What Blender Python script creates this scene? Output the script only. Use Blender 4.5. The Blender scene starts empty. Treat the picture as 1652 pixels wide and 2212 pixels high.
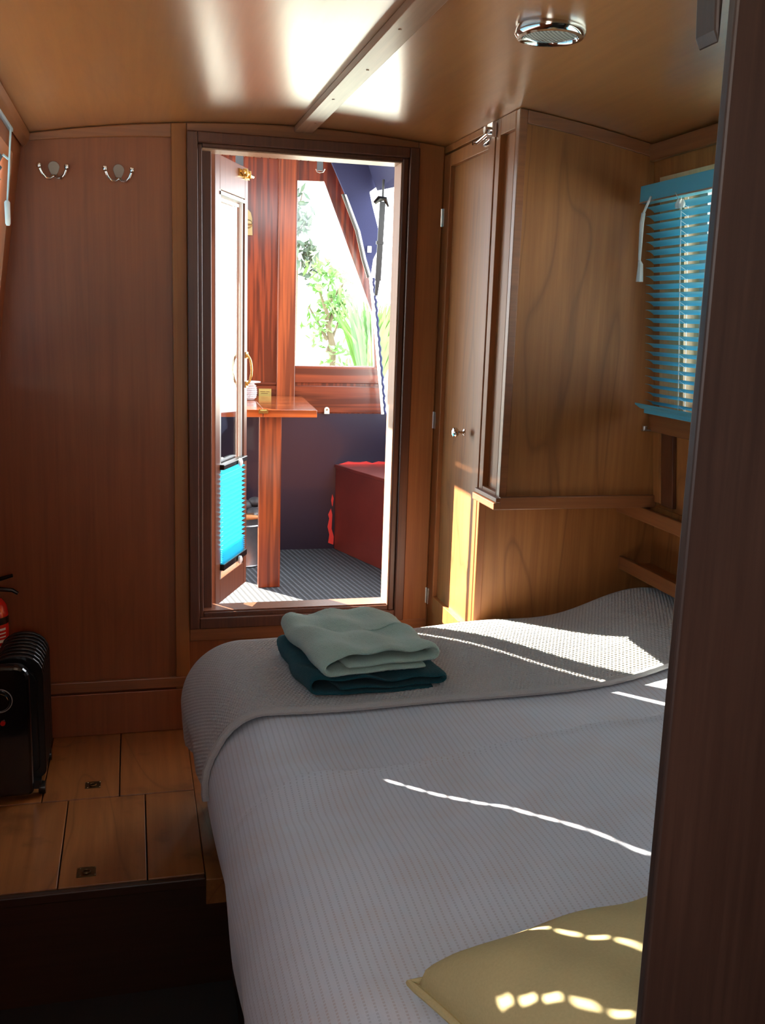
import bpy, bmesh, math, random
import numpy as np
from mathutils import Vector, Matrix
random.seed(4); rng = np.random.default_rng(4)
sc = bpy.context.scene
COL = sc.collection
PI = math.pi

# ------------------------------------------------------------------ materials
MATS = {}
def nt(name):
    m = bpy.data.materials.new(name); m.use_nodes = True
    t = m.node_tree; t.nodes.clear()
    out = t.nodes.new('ShaderNodeOutputMaterial')
    b = t.nodes.new('ShaderNodeBsdfPrincipled')
    t.links.new(b.outputs[0], out.inputs[0])
    MATS[name] = m
    return m, t, b, out
def N(t, typ, **kw):
    n = t.nodes.new(typ)
    for k, v in kw.items(): setattr(n, k, v)
    return n
def setin(n, **kw):
    for k, v in kw.items(): n.inputs[k.replace('_', ' ')].default_value = v
def c4(c): return (c[0], c[1], c[2], 1)
def mixc(t, fac, a, b, mode='MIX'):
    m = N(t, 'ShaderNodeMix', data_type='RGBA', blend_type=mode)
    for s, v in ((0, fac), (6, a), (7, b)):
        if hasattr(v, 'is_linked') or isinstance(v, bpy.types.NodeSocket): t.links.new(v, m.inputs[s])
        elif s == 0: m.inputs[0].default_value = v
        else: m.inputs[s].default_value = c4(v)
    return m.outputs[2]
def coords(t, scale, kind='Object', rot=(0, 0, 0)):
    tc = N(t, 'ShaderNodeTexCoord'); mp = N(t, 'ShaderNodeMapping')
    mp.inputs['Scale'].default_value = scale; mp.inputs['Rotation'].default_value = rot
    t.links.new(tc.outputs[kind], mp.inputs[0]); return mp.outputs[0]
def ramp(t, src, stops):
    r = N(t, 'ShaderNodeValToRGB'); e = r.color_ramp.elements
    while len(e) < len(stops): e.new(.5)
    for el, (p, c) in zip(e, stops): el.position = p; el.color = c4(c) if not isinstance(c, float) else (c, c, c, 1)
    t.links.new(src, r.inputs[0]); return r.outputs[0]
def bump(t, b, h, strength=.3, dist=.002):
    n = N(t, 'ShaderNodeBump'); n.inputs['Strength'].default_value = strength; n.inputs['Distance'].default_value = dist
    t.links.new(h, n.inputs['Height']); t.links.new(n.outputs[0], b.inputs['Normal'])
def plain(name, col, rough=.5, metal=0, spec=.5, noise=0, nscale=30, coat=0):
    m, t, b, o = nt(name)
    setin(b, Roughness=rough, Metallic=metal); b.inputs['Specular IOR Level'].default_value = spec
    b.inputs['Coat Weight'].default_value = coat
    if noise:
        n = N(t, 'ShaderNodeTexNoise'); n.inputs['Scale'].default_value = nscale; n.inputs['Detail'].default_value = 5
        t.links.new(coords(t, (1, 1, 1)), n.inputs['Vector'])
        t.links.new(mixc(t, n.outputs[0], tuple(x*(1-noise) for x in col), tuple(min(1, x*(1+noise)) for x in col)), b.inputs['Base Color'])
    else: b.inputs['Base Color'].default_value = c4(col)
    return m
def wood(name, light, dark, grain='z', rough=.35, fig=.5, streak=60, coat=.0, ribbon=0, spec=.5, stains=0, crough=.15):
    """varnished wood: fine streaks along the grain, a soft cathedral figure, optional ribbon stripe"""
    m, t, b, o = nt(name)
    ax = 'xyz'.index(grain)
    s1 = [streak]*3; s1[ax] = streak*.03
    n1 = N(t, 'ShaderNodeTexNoise'); setin(n1, Scale=1.0, Detail=6.0, Roughness=.65)
    t.links.new(coords(t, s1), n1.inputs['Vector'])
    s2 = [3.2]*3; s2[ax] = .55
    w = N(t, 'ShaderNodeTexNoise'); setin(w, Scale=1.6, Detail=2.0, Distortion=.6)
    t.links.new(coords(t, s2), w.inputs['Vector'])
    mul = N(t, 'ShaderNodeMath', operation='MULTIPLY'); mul.inputs[1].default_value = 9
    fr = N(t, 'ShaderNodeMath', operation='PINGPONG'); fr.inputs[1].default_value = 1
    t.links.new(w.outputs[0], mul.inputs[0]); t.links.new(mul.outputs[0], fr.inputs[0])
    figr = ramp(t, fr.outputs[0], [(0, 0.0), (.12, .75), (.5, 1.0), (1, .6)])
    c = mixc(t, ramp(t, n1.outputs[0], [(.3, 0.0), (.7, 1.0)]), dark, light)
    d2 = tuple(x*.55 for x in dark)
    figm = N(t, 'ShaderNodeMath', operation='MULTIPLY'); figm.inputs[1].default_value = fig
    inv = N(t, 'ShaderNodeMath', operation='SUBTRACT'); inv.inputs[0].default_value = 1
    t.links.new(figr, inv.inputs[1]); t.links.new(inv.outputs[0], figm.inputs[0])
    c = mixc(t, figm.outputs[0], c, d2)
    if ribbon:
        s3 = [ribbon]*3; s3[ax] = ribbon*.04
        n3 = N(t, 'ShaderNodeTexNoise'); setin(n3, Scale=1.0, Detail=1.5, Distortion=.3)
        t.links.new(coords(t, s3), n3.inputs['Vector'])
        c = mixc(t, ramp(t, n3.outputs[0], [(.42, 0.0), (.56, .85)]), c, tuple(x*.4 for x in dark))
    n4 = N(t, 'ShaderNodeTexNoise'); setin(n4, Scale=2.2, Detail=3.0)
    t.links.new(coords(t, (1, 1, 1)), n4.inputs['Vector'])
    c = mixc(t, ramp(t, n4.outputs[0], [(.35, 0.0), (.7, .35)]), c, tuple(x*.72 for x in dark))
    if stains:
        n5 = N(t, 'ShaderNodeTexNoise'); setin(n5, Scale=9.0, Detail=4.0)
        t.links.new(coords(t, (1, 1, 1)), n5.inputs['Vector'])
        c = mixc(t, ramp(t, n5.outputs[0], [(.58, 0.0), (.75, stains)]), c, tuple(x*.3 for x in dark))
    t.links.new(c, b.inputs['Base Color'])
    setin(b, Roughness=rough); b.inputs['Specular IOR Level'].default_value = spec
    b.inputs['Coat Weight'].default_value = coat; b.inputs['Coat Roughness'].default_value = crough; b.inputs['Coat IOR'].default_value = 1.5+1.1*(coat >= 1)
    bump(t, b, n1.outputs[0], .12, .0006)
    return m

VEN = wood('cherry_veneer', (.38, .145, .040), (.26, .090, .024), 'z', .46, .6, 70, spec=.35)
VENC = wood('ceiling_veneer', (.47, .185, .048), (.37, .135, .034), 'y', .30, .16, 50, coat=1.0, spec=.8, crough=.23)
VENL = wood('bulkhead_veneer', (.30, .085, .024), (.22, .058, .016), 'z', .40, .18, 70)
TRIM = wood('trim_wood', (.36, .125, .034), (.26, .082, .022), 'z', .44, .1, 90, spec=.35)
TRIMX = wood('trim_wood_across', (.30, .10, .032), (.2, .065, .022), 'x', .35, .1, 90)
TRIMY = wood('trim_wood_along', (.30, .105, .034), (.2, .065, .022), 'y', .35, .1, 90)
DARK = wood('mahogany_dark', (.13, .038, .014), (.07, .02, .009), 'z', .38, .2, 120)
PALEW = wood('pale_lining_wood', (.42, .25, .17), (.30, .16, .10), 'z', .35, .1, 100)
DARKX = wood('mahogany_dark_across', (.15, .045, .017), (.08, .023, .01), 'x', .4, .2, 120)
LEAFW = wood('door_leaf_wood', (.22, .085, .045), (.13, .045, .024), 'z', .3, .1, 120)
SAP = wood('sapele_ribbon', (.25, .045, .012), (.12, .02, .007), 'z', .25, .2, 60, coat=.4, ribbon=60)
SAPP = wood('sapele_post', (.36, .09, .022), (.19, .034, .010), 'z', .28, .1, 60, coat=.3, ribbon=45)
SAPX = wood('sapele_across', (.22, .044, .014), (.11, .02, .008), 'x', .25, .2, 50, coat=.4, ribbon=45)
TABX = wood('table_top_wood', (.50, .14, .03), (.30, .06, .015), 'x', .15, .1, 60, coat=.6, ribbon=30)
OAK = wood('floor_oak', (.42, .17, .05), (.27, .10, .028), 'y', .36, .6, 45, stains=.75)
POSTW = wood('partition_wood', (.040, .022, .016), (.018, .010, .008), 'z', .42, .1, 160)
BATT = wood('batten_wood', (.34, .17, .10), (.22, .10, .055), 'y', .3, .1, 120, spec=.7)
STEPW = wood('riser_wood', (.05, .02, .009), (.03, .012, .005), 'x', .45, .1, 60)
NAVYP = plain('navy_paint', (.008, .010, .026), .32, noise=.2, nscale=6, coat=.1)
CANV = plain('navy_canvas', (.018, .023, .085), .8, noise=.2, nscale=200)
BLACK = plain('black_plastic', (.004, .004, .004), .3)
GLOSSB = plain('gloss_black', (.006, .005, .005), .12, coat=.5)
CHROME = plain('chrome', (.75, .75, .77), .08, 1)
PLATE = plain('dull_plate', (.30, .25, .21), .5, .7)
STEEL = plain('brushed_steel', (.6, .58, .55), .3, 1)
GALV = plain('galvanised_steel', (.33, .34, .36), .38, .9, noise=.2, nscale=25)
BRASS = plain('brass', (.75, .50, .16), .22, 1)
OLDBR = plain('old_brass', (.22, .15, .07), .35, 1)
WHITE = plain('white_plastic', (.75, .76, .76), .4)
GREYM = plain('grey_metal', (.40, .42, .42), .35, .3)
RED = plain('extinguisher_red', (.55, .012, .008), .2, coat=.4)
REDB = plain('oxblood_locker', (.12, .018, .012), .3, noise=.35, nscale=9, coat=.2)
REDP = plain('red_paint', (.62, .04, .035), .5)
CARPET = plain('dark_carpet', (.022, .020, .018), .95, noise=.5, nscale=400)
SLATM, t, b, o = nt('blue_slat')
b.inputs['Base Color'].default_value = (.12, .46, .60, 1); setin(b, Roughness=.38)
tr = N(t, 'ShaderNodeBsdfTranslucent'); tr.inputs[0].default_value = (.10, .45, .62, 1)
mx = N(t, 'ShaderNodeMixShader'); mx.inputs[0].default_value = .2
t.links.new(b.outputs[0], mx.inputs[1]); t.links.new(tr.outputs[0], mx.inputs[2]); t.links.new(mx.outputs[0], o.inputs[0])
PLEAT, t, b, o = nt('pleated_fabric')
b.inputs['Base Color'].default_value = (.03, .42, .60, 1); setin(b, Roughness=.7)
tr = N(t, 'ShaderNodeBsdfTranslucent'); tr.inputs[0].default_value = (.12, .72, .88, 1)
mx = N(t, 'ShaderNodeMixShader'); mx.inputs[0].default_value = .6
t.links.new(b.outputs[0], mx.inputs[1]); t.links.new(tr.outputs[0], mx.inputs[2]); t.links.new(mx.outputs[0], o.inputs[0])
def glassmat(name, tint, refl=.08, rough=0.02):
    m, t, b, o = nt(name)
    tp = N(t, 'ShaderNodeBsdfTransparent'); tp.inputs[0].default_value = c4(tint)
    g = N(t, 'ShaderNodeBsdfGlossy'); g.inputs['Roughness'].default_value = rough
    lw = N(t, 'ShaderNodeLayerWeight'); lw.inputs[0].default_value = .5
    pw = N(t, 'ShaderNodeMath', operation='POWER'); pw.inputs[1].default_value = 3.2; t.links.new(lw.outputs[1], pw.inputs[0])
    fr = N(t, 'ShaderNodeMath', operation='MULTIPLY_ADD'); fr.inputs[1].default_value = .8; fr.inputs[2].default_value = .03; t.links.new(pw.outputs[0], fr.inputs[0])
    mx = N(t, 'ShaderNodeMixShader')
    t.links.new(fr.outputs[0], mx.inputs[0]); t.links.new(tp.outputs[0], mx.inputs[1]); t.links.new(g.outputs[0], mx.inputs[2])
    t.links.new(mx.outputs[0], o.inputs[0]); return m
GLASS = glassmat('window_glass', (.93, .97, .96))
CLEARP = glassmat('clear_vinyl', (.9, .93, .95), rough=.1)
JARM, t, b, o = nt('jar_glass')
b.inputs['Base Color'].default_value = (.85, .9, .95, 1); setin(b, Roughness=.08); b.inputs['Transmission Weight'].default_value = .75
WANDM, t, b, o = nt('clear_plastic')
b.inputs['Base Color'].default_value = (.8, .85, .85, 1); setin(b, Roughness=.15); b.inputs['Transmission Weight'].default_value = .5
LENS, t, b, o = nt('downlight_lens')
b.inputs['Base Color'].default_value = (.30, .34, .33, 1); setin(b, Roughness=.12); b.inputs['Specular IOR Level'].default_value = .8
ck = N(t, 'ShaderNodeTexChecker'); ck.inputs['Scale'].default_value = 1
t.links.new(coords(t, (220, 220, 1)), ck.inputs[0]); bump(t, b, ck.outputs[1], .9, .002)
t.links.new(mixc(t, ck.outputs[1], (.16, .18, .18), (.5, .54, .52)), b.inputs['Base Color'])
# ribbed rubber mat in the cockpit
MAT, t, b, o = nt('ribbed_mat'); setin(b, Roughness=.75)
wv = N(t, 'ShaderNodeTexWave', bands_direction='X'); setin(wv, Scale=14.0, Distortion=.3)
t.links.new(coords(t, (1, 1, 1), rot=(0, 0, -.13)), wv.inputs['Vector'])
w2 = N(t, 'ShaderNodeTexWave', bands_direction='Y'); setin(w2, Scale=22.0)
t.links.new(coords(t, (1, 1, 1), rot=(0, 0, -.13)), w2.inputs['Vector'])
f = N(t, 'ShaderNodeMath', operation='MULTIPLY'); t.links.new(wv.outputs[1], f.inputs[0])
r2 = ramp(t, w2.outputs[1], [(.2, .6), (.7, 1.0)]); t.links.new(r2, f.inputs[1])
t.links.new(mixc(t, ramp(t, f.outputs[0], [(.55, 0.0), (.8, 1.0)]), (.014, .017, .021), (.085, .098, .115)), b.inputs['Base Color'])
bump(t, b, f.outputs[0], .4, .003)
# duvet: pale cloth with rows of small printed dashes
DUV, t, b, o = nt('duvet_cloth'); setin(b, Roughness=.9); b.inputs['Specular IOR Level'].default_value = .15
b.inputs['Sheen Weight'].default_value = .2
uv = coords(t, (1, 1, 1), 'UV')
sep = N(t, 'ShaderNodeSeparateXYZ'); t.links.new(uv, sep.inputs[0])
def m_(op, a, bb=None):
    n = N(t, 'ShaderNodeMath', operation=op)
    for i, v in ((0, a), (1, bb)):
        if v is None: continue
        if isinstance(v, (int, float)): n.inputs[i].default_value = v
        else: t.links.new(v, n.inputs[i])
    return n.outputs[0]
ua = m_('DIVIDE', sep.outputs[0], .0115); row = m_('FLOOR', ua)
uf = m_('ABSOLUTE', m_('SUBTRACT', m_('FRACT', ua), .5))
va = m_('FRACT', m_('ADD', m_('DIVIDE', sep.outputs[1], .0056), m_('MULTIPLY', row, .37)))
inr = m_('LESS_THAN', uf, .14); ind = m_('LESS_THAN', va, .62)
dash = m_('MULTIPLY', inr, ind)
nn = N(t, 'ShaderNodeTexNoise'); setin(nn, Scale=9.0, Detail=3.0); t.links.new(uv, nn.inputs[0])
dcol = mixc(t, ramp(t, nn.outputs[0], [(.4, 0.0), (.62, 1.0)]), (.36, .37, .42), (.46, .33, .30))
fm = m_('MULTIPLY', dash, .42)
bc = mixc(t, ramp(t, nn.outputs[0], [(.45, 0.0), (.7, .4)]), (.66, .69, .76), (.62, .58, .58))
t.links.new(mixc(t, fm, bc, dcol), b.inputs['Base Color'])
bh = m_('ADD', m_('MULTIPLY', m_('SUBTRACT', .5, uf), 1.2), m_('MULTIPLY', dash, .3))
n6 = N(t, 'ShaderNodeTexNoise'); setin(n6, Scale=160.0, Detail=2.0); t.links.new(uv, n6.inputs[0])
bump(t, b, m_('ADD', m_('MULTIPLY', bh, .6), m_('MULTIPLY', n6.outputs[0], .8)), .3, .0012)
BLAN, t, b, o = nt('waffle_blanket'); setin(b, Roughness=.95); b.inputs['Specular IOR Level'].default_value = .1
n = N(t, 'ShaderNodeTexNoise'); setin(n, Scale=500.0, Detail=2.0); t.links.new(coords(t, (1, 1, 1)), n.inputs[0])
t.links.new(mixc(t, n.outputs[0], (.40, .375, .36), (.54, .52, .50)), b.inputs['Base Color']); bump(t, b, n.outputs[0], .4, .001)
def terry(name, col, dark):
    m, t, b, o = nt(name); setin(b, Roughness=1.0); b.inputs['Specular IOR Level'].default_value = .05
    b.inputs['Sheen Weight'].default_value = .5; b.inputs['Sheen Roughness'].default_value = .6
    n = N(t, 'ShaderNodeTexNoise'); setin(n, Scale=420.0, Detail=4.0); t.links.new(coords(t, (1, 1, 1)), n.inputs[0])
    t.links.new(mixc(t, n.outputs[0], dark, col), b.inputs['Base Color']); bump(t, b, n.outputs[0], .9, .003)
    return m
TPALE = terry('pale_green_towel', (.50, .66, .55), (.34, .48, .40))
TTEAL = terry('teal_towel', (.008, .10, .125), (.003, .045, .06))
TTEAL.node_tree.nodes['Principled BSDF'].inputs['Sheen Weight'].default_value = .12
CUSH = plain('mustard_cloth', (.54, .44, .22), .85, noise=.12, nscale=300, spec=.2)
LEAFM, t, b, o = nt('leaf_green'); setin(b, Roughness=.6)
n = N(t, 'ShaderNodeTexNoise'); setin(n, Scale=6.0); t.links.new(coords(t, (1, 1, 1)), n.inputs[0])
t.links.new(mixc(t, n.outputs[0], (.035, .11, .03), (.22, .42, .10)), b.inputs['Base Color'])
DLEAF = plain('leaf_dark', (.05, .08, .05), .7)
BARK = plain('bark', (.12, .09, .06), .9)
GROUND = plain('towpath_ground', (.5, .5, .42), .95, noise=.2, nscale=3)
STONE = plain('dark_coal', (.03, .032, .037), .6, noise=.5, nscale=60)
LABEL = plain('label_print', (.75, .70, .66), .5)

# ------------------------------------------------------------------ mesh builder
class MB:
    def __init__(s, f=None): s.v = []; s.f = []; s.fn = f
    def add(s, vs, fs):
        k = len(s.v)
        s.v += [tuple(s.fn(*p)) if s.fn else tuple(p) for p in vs]
        s.f += [tuple(i+k for i in q) for q in fs]; return s
    def box(s, x0, x1, y0, y1, z0, z1):
        vs = [(x, y, z) for x in (x0, x1) for y in (y0, y1) for z in (z0, z1)]
        return s.add(vs, [(0, 1, 3, 2), (4, 6, 7, 5), (0, 4, 5, 1), (2, 3, 7, 6), (0, 2, 6, 4), (1, 5, 7, 3)])
    def hexa(s, lo, hi):  # two quads (4 verts each) joined
        vs = list(lo)+list(hi)
        return s.add(vs, [(3, 2, 1, 0), (4, 5, 6, 7)]+[(i, (i+1) % 4, 4+(i+1) % 4, 4+i) for i in range(4)])
    def prism(s, poly, axis, a, b):
        n = len(poly)
        def P(p, t):
            if axis == 'y': return (p[0], t, p[1])
            if axis == 'x': return (t, p[0], p[1])
            return (p[0], p[1], t)
        vs = [P(p, a) for p in poly]+[P(p, b) for p in poly]
        return s.add(vs, [tuple(range(n))[::-1], tuple(range(n, 2*n))]+[(i, (i+1) % n, n+(i+1) % n, n+i) for i in range(n)])
    def tube(s, pts, r, n=10, cap=True):
        pts = [Vector(p) for p in pts]; rs = r if isinstance(r, (list, tuple)) else [r]*len(pts)
        vs = []; up = None
        for i, p in enumerate(pts):
            d = (pts[min(i+1, len(pts)-1)]-pts[max(i-1, 0)]).normalized()
            if up is None:
                up = Vector((0, 0, 1)) if abs(d.z) < .9 else Vector((1, 0, 0))
            a = d.cross(up).normalized(); u = a.cross(d).normalized(); up = u
            for k in range(n):
                q = p+a*math.cos(2*PI*k/n)*rs[i]+u*math.sin(2*PI*k/n)*rs[i]; vs.append(tuple(q))
        fs = []
        for i in range(len(pts)-1):
            for k in range(n):
                fs.append((i*n+k, i*n+(k+1) % n, (i+1)*n+(k+1) % n, (i+1)*n+k))
        if cap: fs.append(tuple(range(n))[::-1]); fs.append(tuple(range((len(pts)-1)*n, len(pts)*n)))
        return s.add(vs, fs)
    def lathe(s, prof, c=(0, 0, 0), axis='z', n=32):
        vs = []
        for (r, h) in prof:
            for k in range(n):
                a = 2*PI*k/n; u, w = r*math.cos(a), r*math.sin(a)
                p = {'z': (u, w, h), 'y': (u, h, w), 'x': (h, u, w)}[axis]
                vs.append((c[0]+p[0], c[1]+p[1], c[2]+p[2]))
        fs = [(i*n+k, i*n+(k+1) % n, (i+1)*n+(k+1) % n, (i+1)*n+k) for i in range(len(prof)-1) for k in range(n)]
        fs += [tuple(range(n))[::-1], tuple(range((len(prof)-1)*n, len(prof)*n))]
        return s.add(vs, fs)
    def build(s, name, mat, parent=None, smooth=False, bevel=0, solid=0, sub=0, label=None):
        me = bpy.data.meshes.new(name); o = bpy.data.objects.new(name, me); COL.objects.link(o)
        off = Vector((0, 0, 0)); q = parent; chain = []
        while q is not None: off += q.location; q = q.parent
        if parent is not None: o.parent = parent; org = off
        else:
            A = np.array(s.v); org = Vector(((A[:, 0].min()+A[:, 0].max())/2, (A[:, 1].min()+A[:, 1].max())/2, A[:, 2].min())); o.location = org
        me.from_pydata([tuple(Vector(p)-org) for p in s.v], [], s.f)
        bm = bmesh.new(); bm.from_mesh(me); bmesh.ops.recalc_face_normals(bm, faces=bm.faces); bm.to_mesh(me); bm.free()
        me.materials.append(mat)
        if smooth:
            for p in me.polygons: p.use_smooth = True
            me.set_sharp_from_angle(angle=math.radians(40))
        if bevel:
            md = o.modifiers.new('bevel', 'BEVEL'); md.width = bevel; md.segments = 2; md.limit_method = 'ANGLE'
        if solid:
            md = o.modifiers.new('solid', 'SOLIDIFY'); md.thickness = solid; md.offset = 0
        if sub:
            md = o.modifiers.new('sub', 'SUBSURF'); md.levels = sub; md.render_levels = sub
        if label: o['label'] = label
        return o
def root(name, label, cat, loc, group=None):
    o = bpy.data.objects.new(name, None); COL.objects.link(o); o.location = loc
    o['label'] = label; o['category'] = cat; o.empty_display_size = .05
    if group: o['group'] = group
    return o
def tag(o, label, cat, group=None, kind=None):
    o['label'] = label; o['category'] = cat
    if group: o['group'] = group
    if kind: o['kind'] = kind
    return o
def struct(o, label, cat='wall'): return tag(o, label, cat, kind='structure')

# ------------------------------------------------------------------ hull shape
CAMZ = 1.505
BY = 2.86                       # face of the forward bulkhead
def zc(x): return 2.022-.135*(x-.46)**2
def xl(z): return -.33+(z-1.52)*(.1465 if z > 1.52 else .10)
def xr(z): return 1.318-(z-1.064)*.092
AFT = -1.7

# ceiling
m = MB(); xs = np.linspace(-.34, 1.30, 42)
vs = []; fs = []
for y in (AFT, 2.90):
    for x in xs: vs.append((x, y, zc(x)))
    for x in xs: vs.append((x, y, zc(x)+.03))
n = len(xs)
for i in range(n-1):
    fs += [(i, i+1, 2*n+i+1, 2*n+i), (n+i+1, n+i, 3*n+i, 3*n+i+1)]
fs += [(0, 2*n, 3*n, n), (n-1, 2*n-1, 4*n-1, 3*n-1)]
m.add(vs, fs)
struct(m.build('ceiling', VENC, smooth=True), 'cambered varnished wood cabin ceiling', 'ceiling')
struct(MB().box(-.6, 1.5, AFT, 2.9, -.03, 0).build('floor', CARPET), 'dark carpeted lower floor in front of the step', 'floor')

def leanwall(m, xf, y0, y1, z0, z1, th):
    """a slab of hull side between two heights, th outward"""
    m.hexa([(xf(z0), y0, z0), (xf(z0), y1, z0), (xf(z1), y1, z1), (xf(z1), y0, z1)],
           [(xf(z0)+th, y0, z0), (xf(z0)+th, y1, z0), (xf(z1)+th, y1, z1), (xf(z1)+th, y0, z1)])
# right side wall with window opening
WR = (1.0, 2.155, 1.305, 1.835)   # y0,y1,z0,z1
m = MB()
leanwall(m, xr, AFT, 2.9, 1.045, WR[2], .04); leanwall(m, xr, AFT, 2.9, WR[3], 1.96, .04)
leanwall(m, xr, WR[1], 2.9, WR[2], WR[3], .04); leanwall(m, xr, AFT, WR[0], WR[2], WR[3], .04)
m.box(1.405, 1.44, AFT, 2.9, 0, 1.06); m.box(1.315, 1.42, AFT, 2.9, 1.035, 1.05)
struct(m.build('wall_right', VEN), 'leaning veneered wall beside the bed under the blue blind')
# left side wall
WL = (1.05, 2.80, 1.30, 1.880)
HL = (-.75, .35, 1.35, 1.90)   # unseen opening added left of the viewer for fill light
m = MB(); T7 = -.07
for (y0, y1, z0, z1) in ((AFT, HL[0], 0, 1.97), (HL[0], HL[1], 0, HL[2]), (HL[0], HL[1], HL[3], 1.97), (HL[1], WL[0], 0, 1.97),
                         (WL[0], WL[1], 0, WL[2]), (WL[0], WL[1], WL[3], 1.97), (WL[1], 2.9, 0, 1.97)):
    for a, b in ((z0, min(z1, 1.52)), (max(z0, 1.52), z1)):
        if b > a: leanwall(m, xl, y0, y1, a, b, T7)
m.hexa([(xl(1.30), 2.712, 1.30), (xl(1.30)-.006, 2.712, 1.30), (xl(1.30)-.006, 2.80, 1.30), (xl(1.30), 2.80, 1.30)], [(xl(1.88), 2.712, 1.88), (xl(1.88)-.006, 2.712, 1.88), (xl(1.88)-.006, 2.80, 1.88), (xl(1.88), 2.80, 1.88)])
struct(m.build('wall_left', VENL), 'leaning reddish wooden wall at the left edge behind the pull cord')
# aft wall with an unseen opening added behind the viewer to let in light
m = MB(); AX0, AX1, AZ0, AZ1 = -.1, .6, 1.45, 1.85
m.box(-.6, AX0, AFT-.04, AFT, 0, 2.03); m.box(AX1, 1.5, AFT-.04, AFT, 0, 2.03)
m.box(AX0, AX1, AFT-.04, AFT, 0, AZ0); m.box(AX0, AX1, AFT-.04, AFT, AZ1, 2.03)
struct(m.build('wall_back', VENL), 'aft wall behind the viewer with an unseen opening added for light')

# forward bulkhead
DX0, DX1, DZ0, DZ1 = .194, .760, .632, 1.948      # clear opening
FX0, FX1, FZ0, FZ1 = .153, .807, .585, 1.987      # outer edge of mahogany frame
m = MB()
def curved(x0, x1, z0, n=10):
    xx = np.linspace(x0, x1, n); return [(x, zc(x)+.01) for x in xx][::-1]
m.prism([(-.52, 0), (FX0, 0)]+curved(-.34, FX0, 0)+[(-.5, 1.4)], 'y', BY, BY+.04)
m.prism([(FX1, 0), (1.46, 0), (1.46, 1.06)]+curved(FX1, 1.28, 0), 'y', BY, BY+.04)
m.prism([(FX0, FZ1), (FX1, FZ1)]+curved(FX0, FX1, 0), 'y', BY, BY+.04)
m.box(FX0, FX1, BY, BY+.04, 0, FZ0)
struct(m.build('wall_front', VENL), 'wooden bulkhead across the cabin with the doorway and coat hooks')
# its trims
def trim(k, mb, mat, label, bevel=.003): return struct(mb.build('trim_%d' % k, mat, bevel=bevel), label, 'trim')
m = MB(); m.prism([(.112, .40), (.153, .40), (.153, zc(.153)-.001), (.112, zc(.112)-.001)], 'y', BY-.010, BY)
trim(1, m, TRIM, 'upright wooden stile left of the doorway')
m = MB(); xx = np.linspace(-.272, .112, 12)
m.prism([(x, zc(x)-.001) for x in xx]+[(x, zc(x)-.038+.02*((.112-x)/.4)) for x in xx[::-1]], 'y', BY-.008, BY)
trim(2, m, TRIMX, 'curved rail under the ceiling above the coat hooks')
trim(3, MB().box(-.44, .153, BY-.014, BY, .405, .438), TRIMX, 'horizontal rail low on the bulkhead behind the heater')
m = MB(); m.prism([(.807, .55), (.884, .55), (.884, zc(.884)-.001), (.807, zc(.807)-.001)], 'y', BY-.008, BY)
trim(4, m, TRIM, 'upright wooden stile between doorway and wardrobe')
trim(5, MB().box(.153, .884, BY-.010, BY, .545, .585), TRIMX, 'wooden rail under the door sill')
m = MB(); xx = np.linspace(.153, .807, 14)
m.prism([(x, zc(x)-.001) for x in xx]+[(.807, FZ1), (.153, FZ1)], 'y', BY-.007, BY)
trim(6, m, TRIMX, 'curved rail between door frame and ceiling')
struct(MB().box(-.45, .14, BY-.016, BY, .271, .40).build('baseboard_front', STEPW if False else VENL, bevel=.002), 'plain wooden kickboard at the foot of the bulkhead', 'baseboard')
# ceiling batten
m = MB(); 
for i in range(1):
    m.hexa([(.447, AFT, 1.985+.02), (.497, AFT, 2.005), (.497, BY-.003, 2.005), (.447, BY-.003, 2.005)],
           [(.447, AFT, 2.0215), (.497, AFT, 2.0205), (.497, BY-.003, 2.0205), (.447, BY-.003, 2.0215)])
for k in range(7):
    m.lathe([(.0035, 2.0035), (.0035, 2.006)], (.472+.006*(-1)**k, .9+k*.3, 0), n=8)
trim(7, m, BATT, 'straight pale batten running along the middle of the ceiling', .003)
# left ceiling corner batten
m = MB(); m.hexa([(xl(1.93)+.002, AFT, 1.915), (xl(1.93)+.018, AFT, 1.93), (xl(1.93)+.018, BY, 1.93), (xl(1.93)+.002, BY, 1.915)],
                 [(xl(1.95), AFT, 1.95), (xl(1.95)+.02, AFT, 1.952), (xl(1.95)+.02, BY, 1.952), (xl(1.95), BY, 1.95)])
trim(8, m, TRIMY, 'cornice strip along the left wall under the ceiling')
m = MB(); m.hexa([(xr(1.90)-.016, .62, 1.90), (xr(1.90), .62, 1.90), (xr(1.90), 2.278, 1.90), (xr(1.90)-.016, 2.278, 1.90)],
                 [(xr(1.945)-.016, .62, 1.939), (xr(1.945), .62, 1.939), (xr(1.945), 2.278, 1.939), (xr(1.945)-.016, 2.278, 1.939)])
trim(9, m, TRIMY, 'cornice strip along the right wall above the blind')
# right wall posts below the blind
def rw(y0, y1, z0, z1, d, k, mat, label):
    m = MB(); m.hexa([(xr(z0)-d, y0, z0), (xr(z0), y0, z0), (xr(z0), y1, z0), (xr(z0)-d, y1, z0)],
                     [(xr(z1)-d, y0, z1), (xr(z1), y0, z1), (xr(z1), y1, z1), (xr(z1)-d, y1, z1)])
    return trim(k, m, mat, label, .002)
rw(2.17, 2.225, 1.06, 1.245, .012, 10, DARK, 'brown upright post on the right wall below the blind')
rw(2.240, 2.278, 1.06, 1.245, .006, 11, VEN, 'pale upright strip in the corner below the blind')
rw(.62, 2.278, 1.245, 1.292, .018, 12, TRIMY, 'wooden window board under the blue blind')

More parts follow.
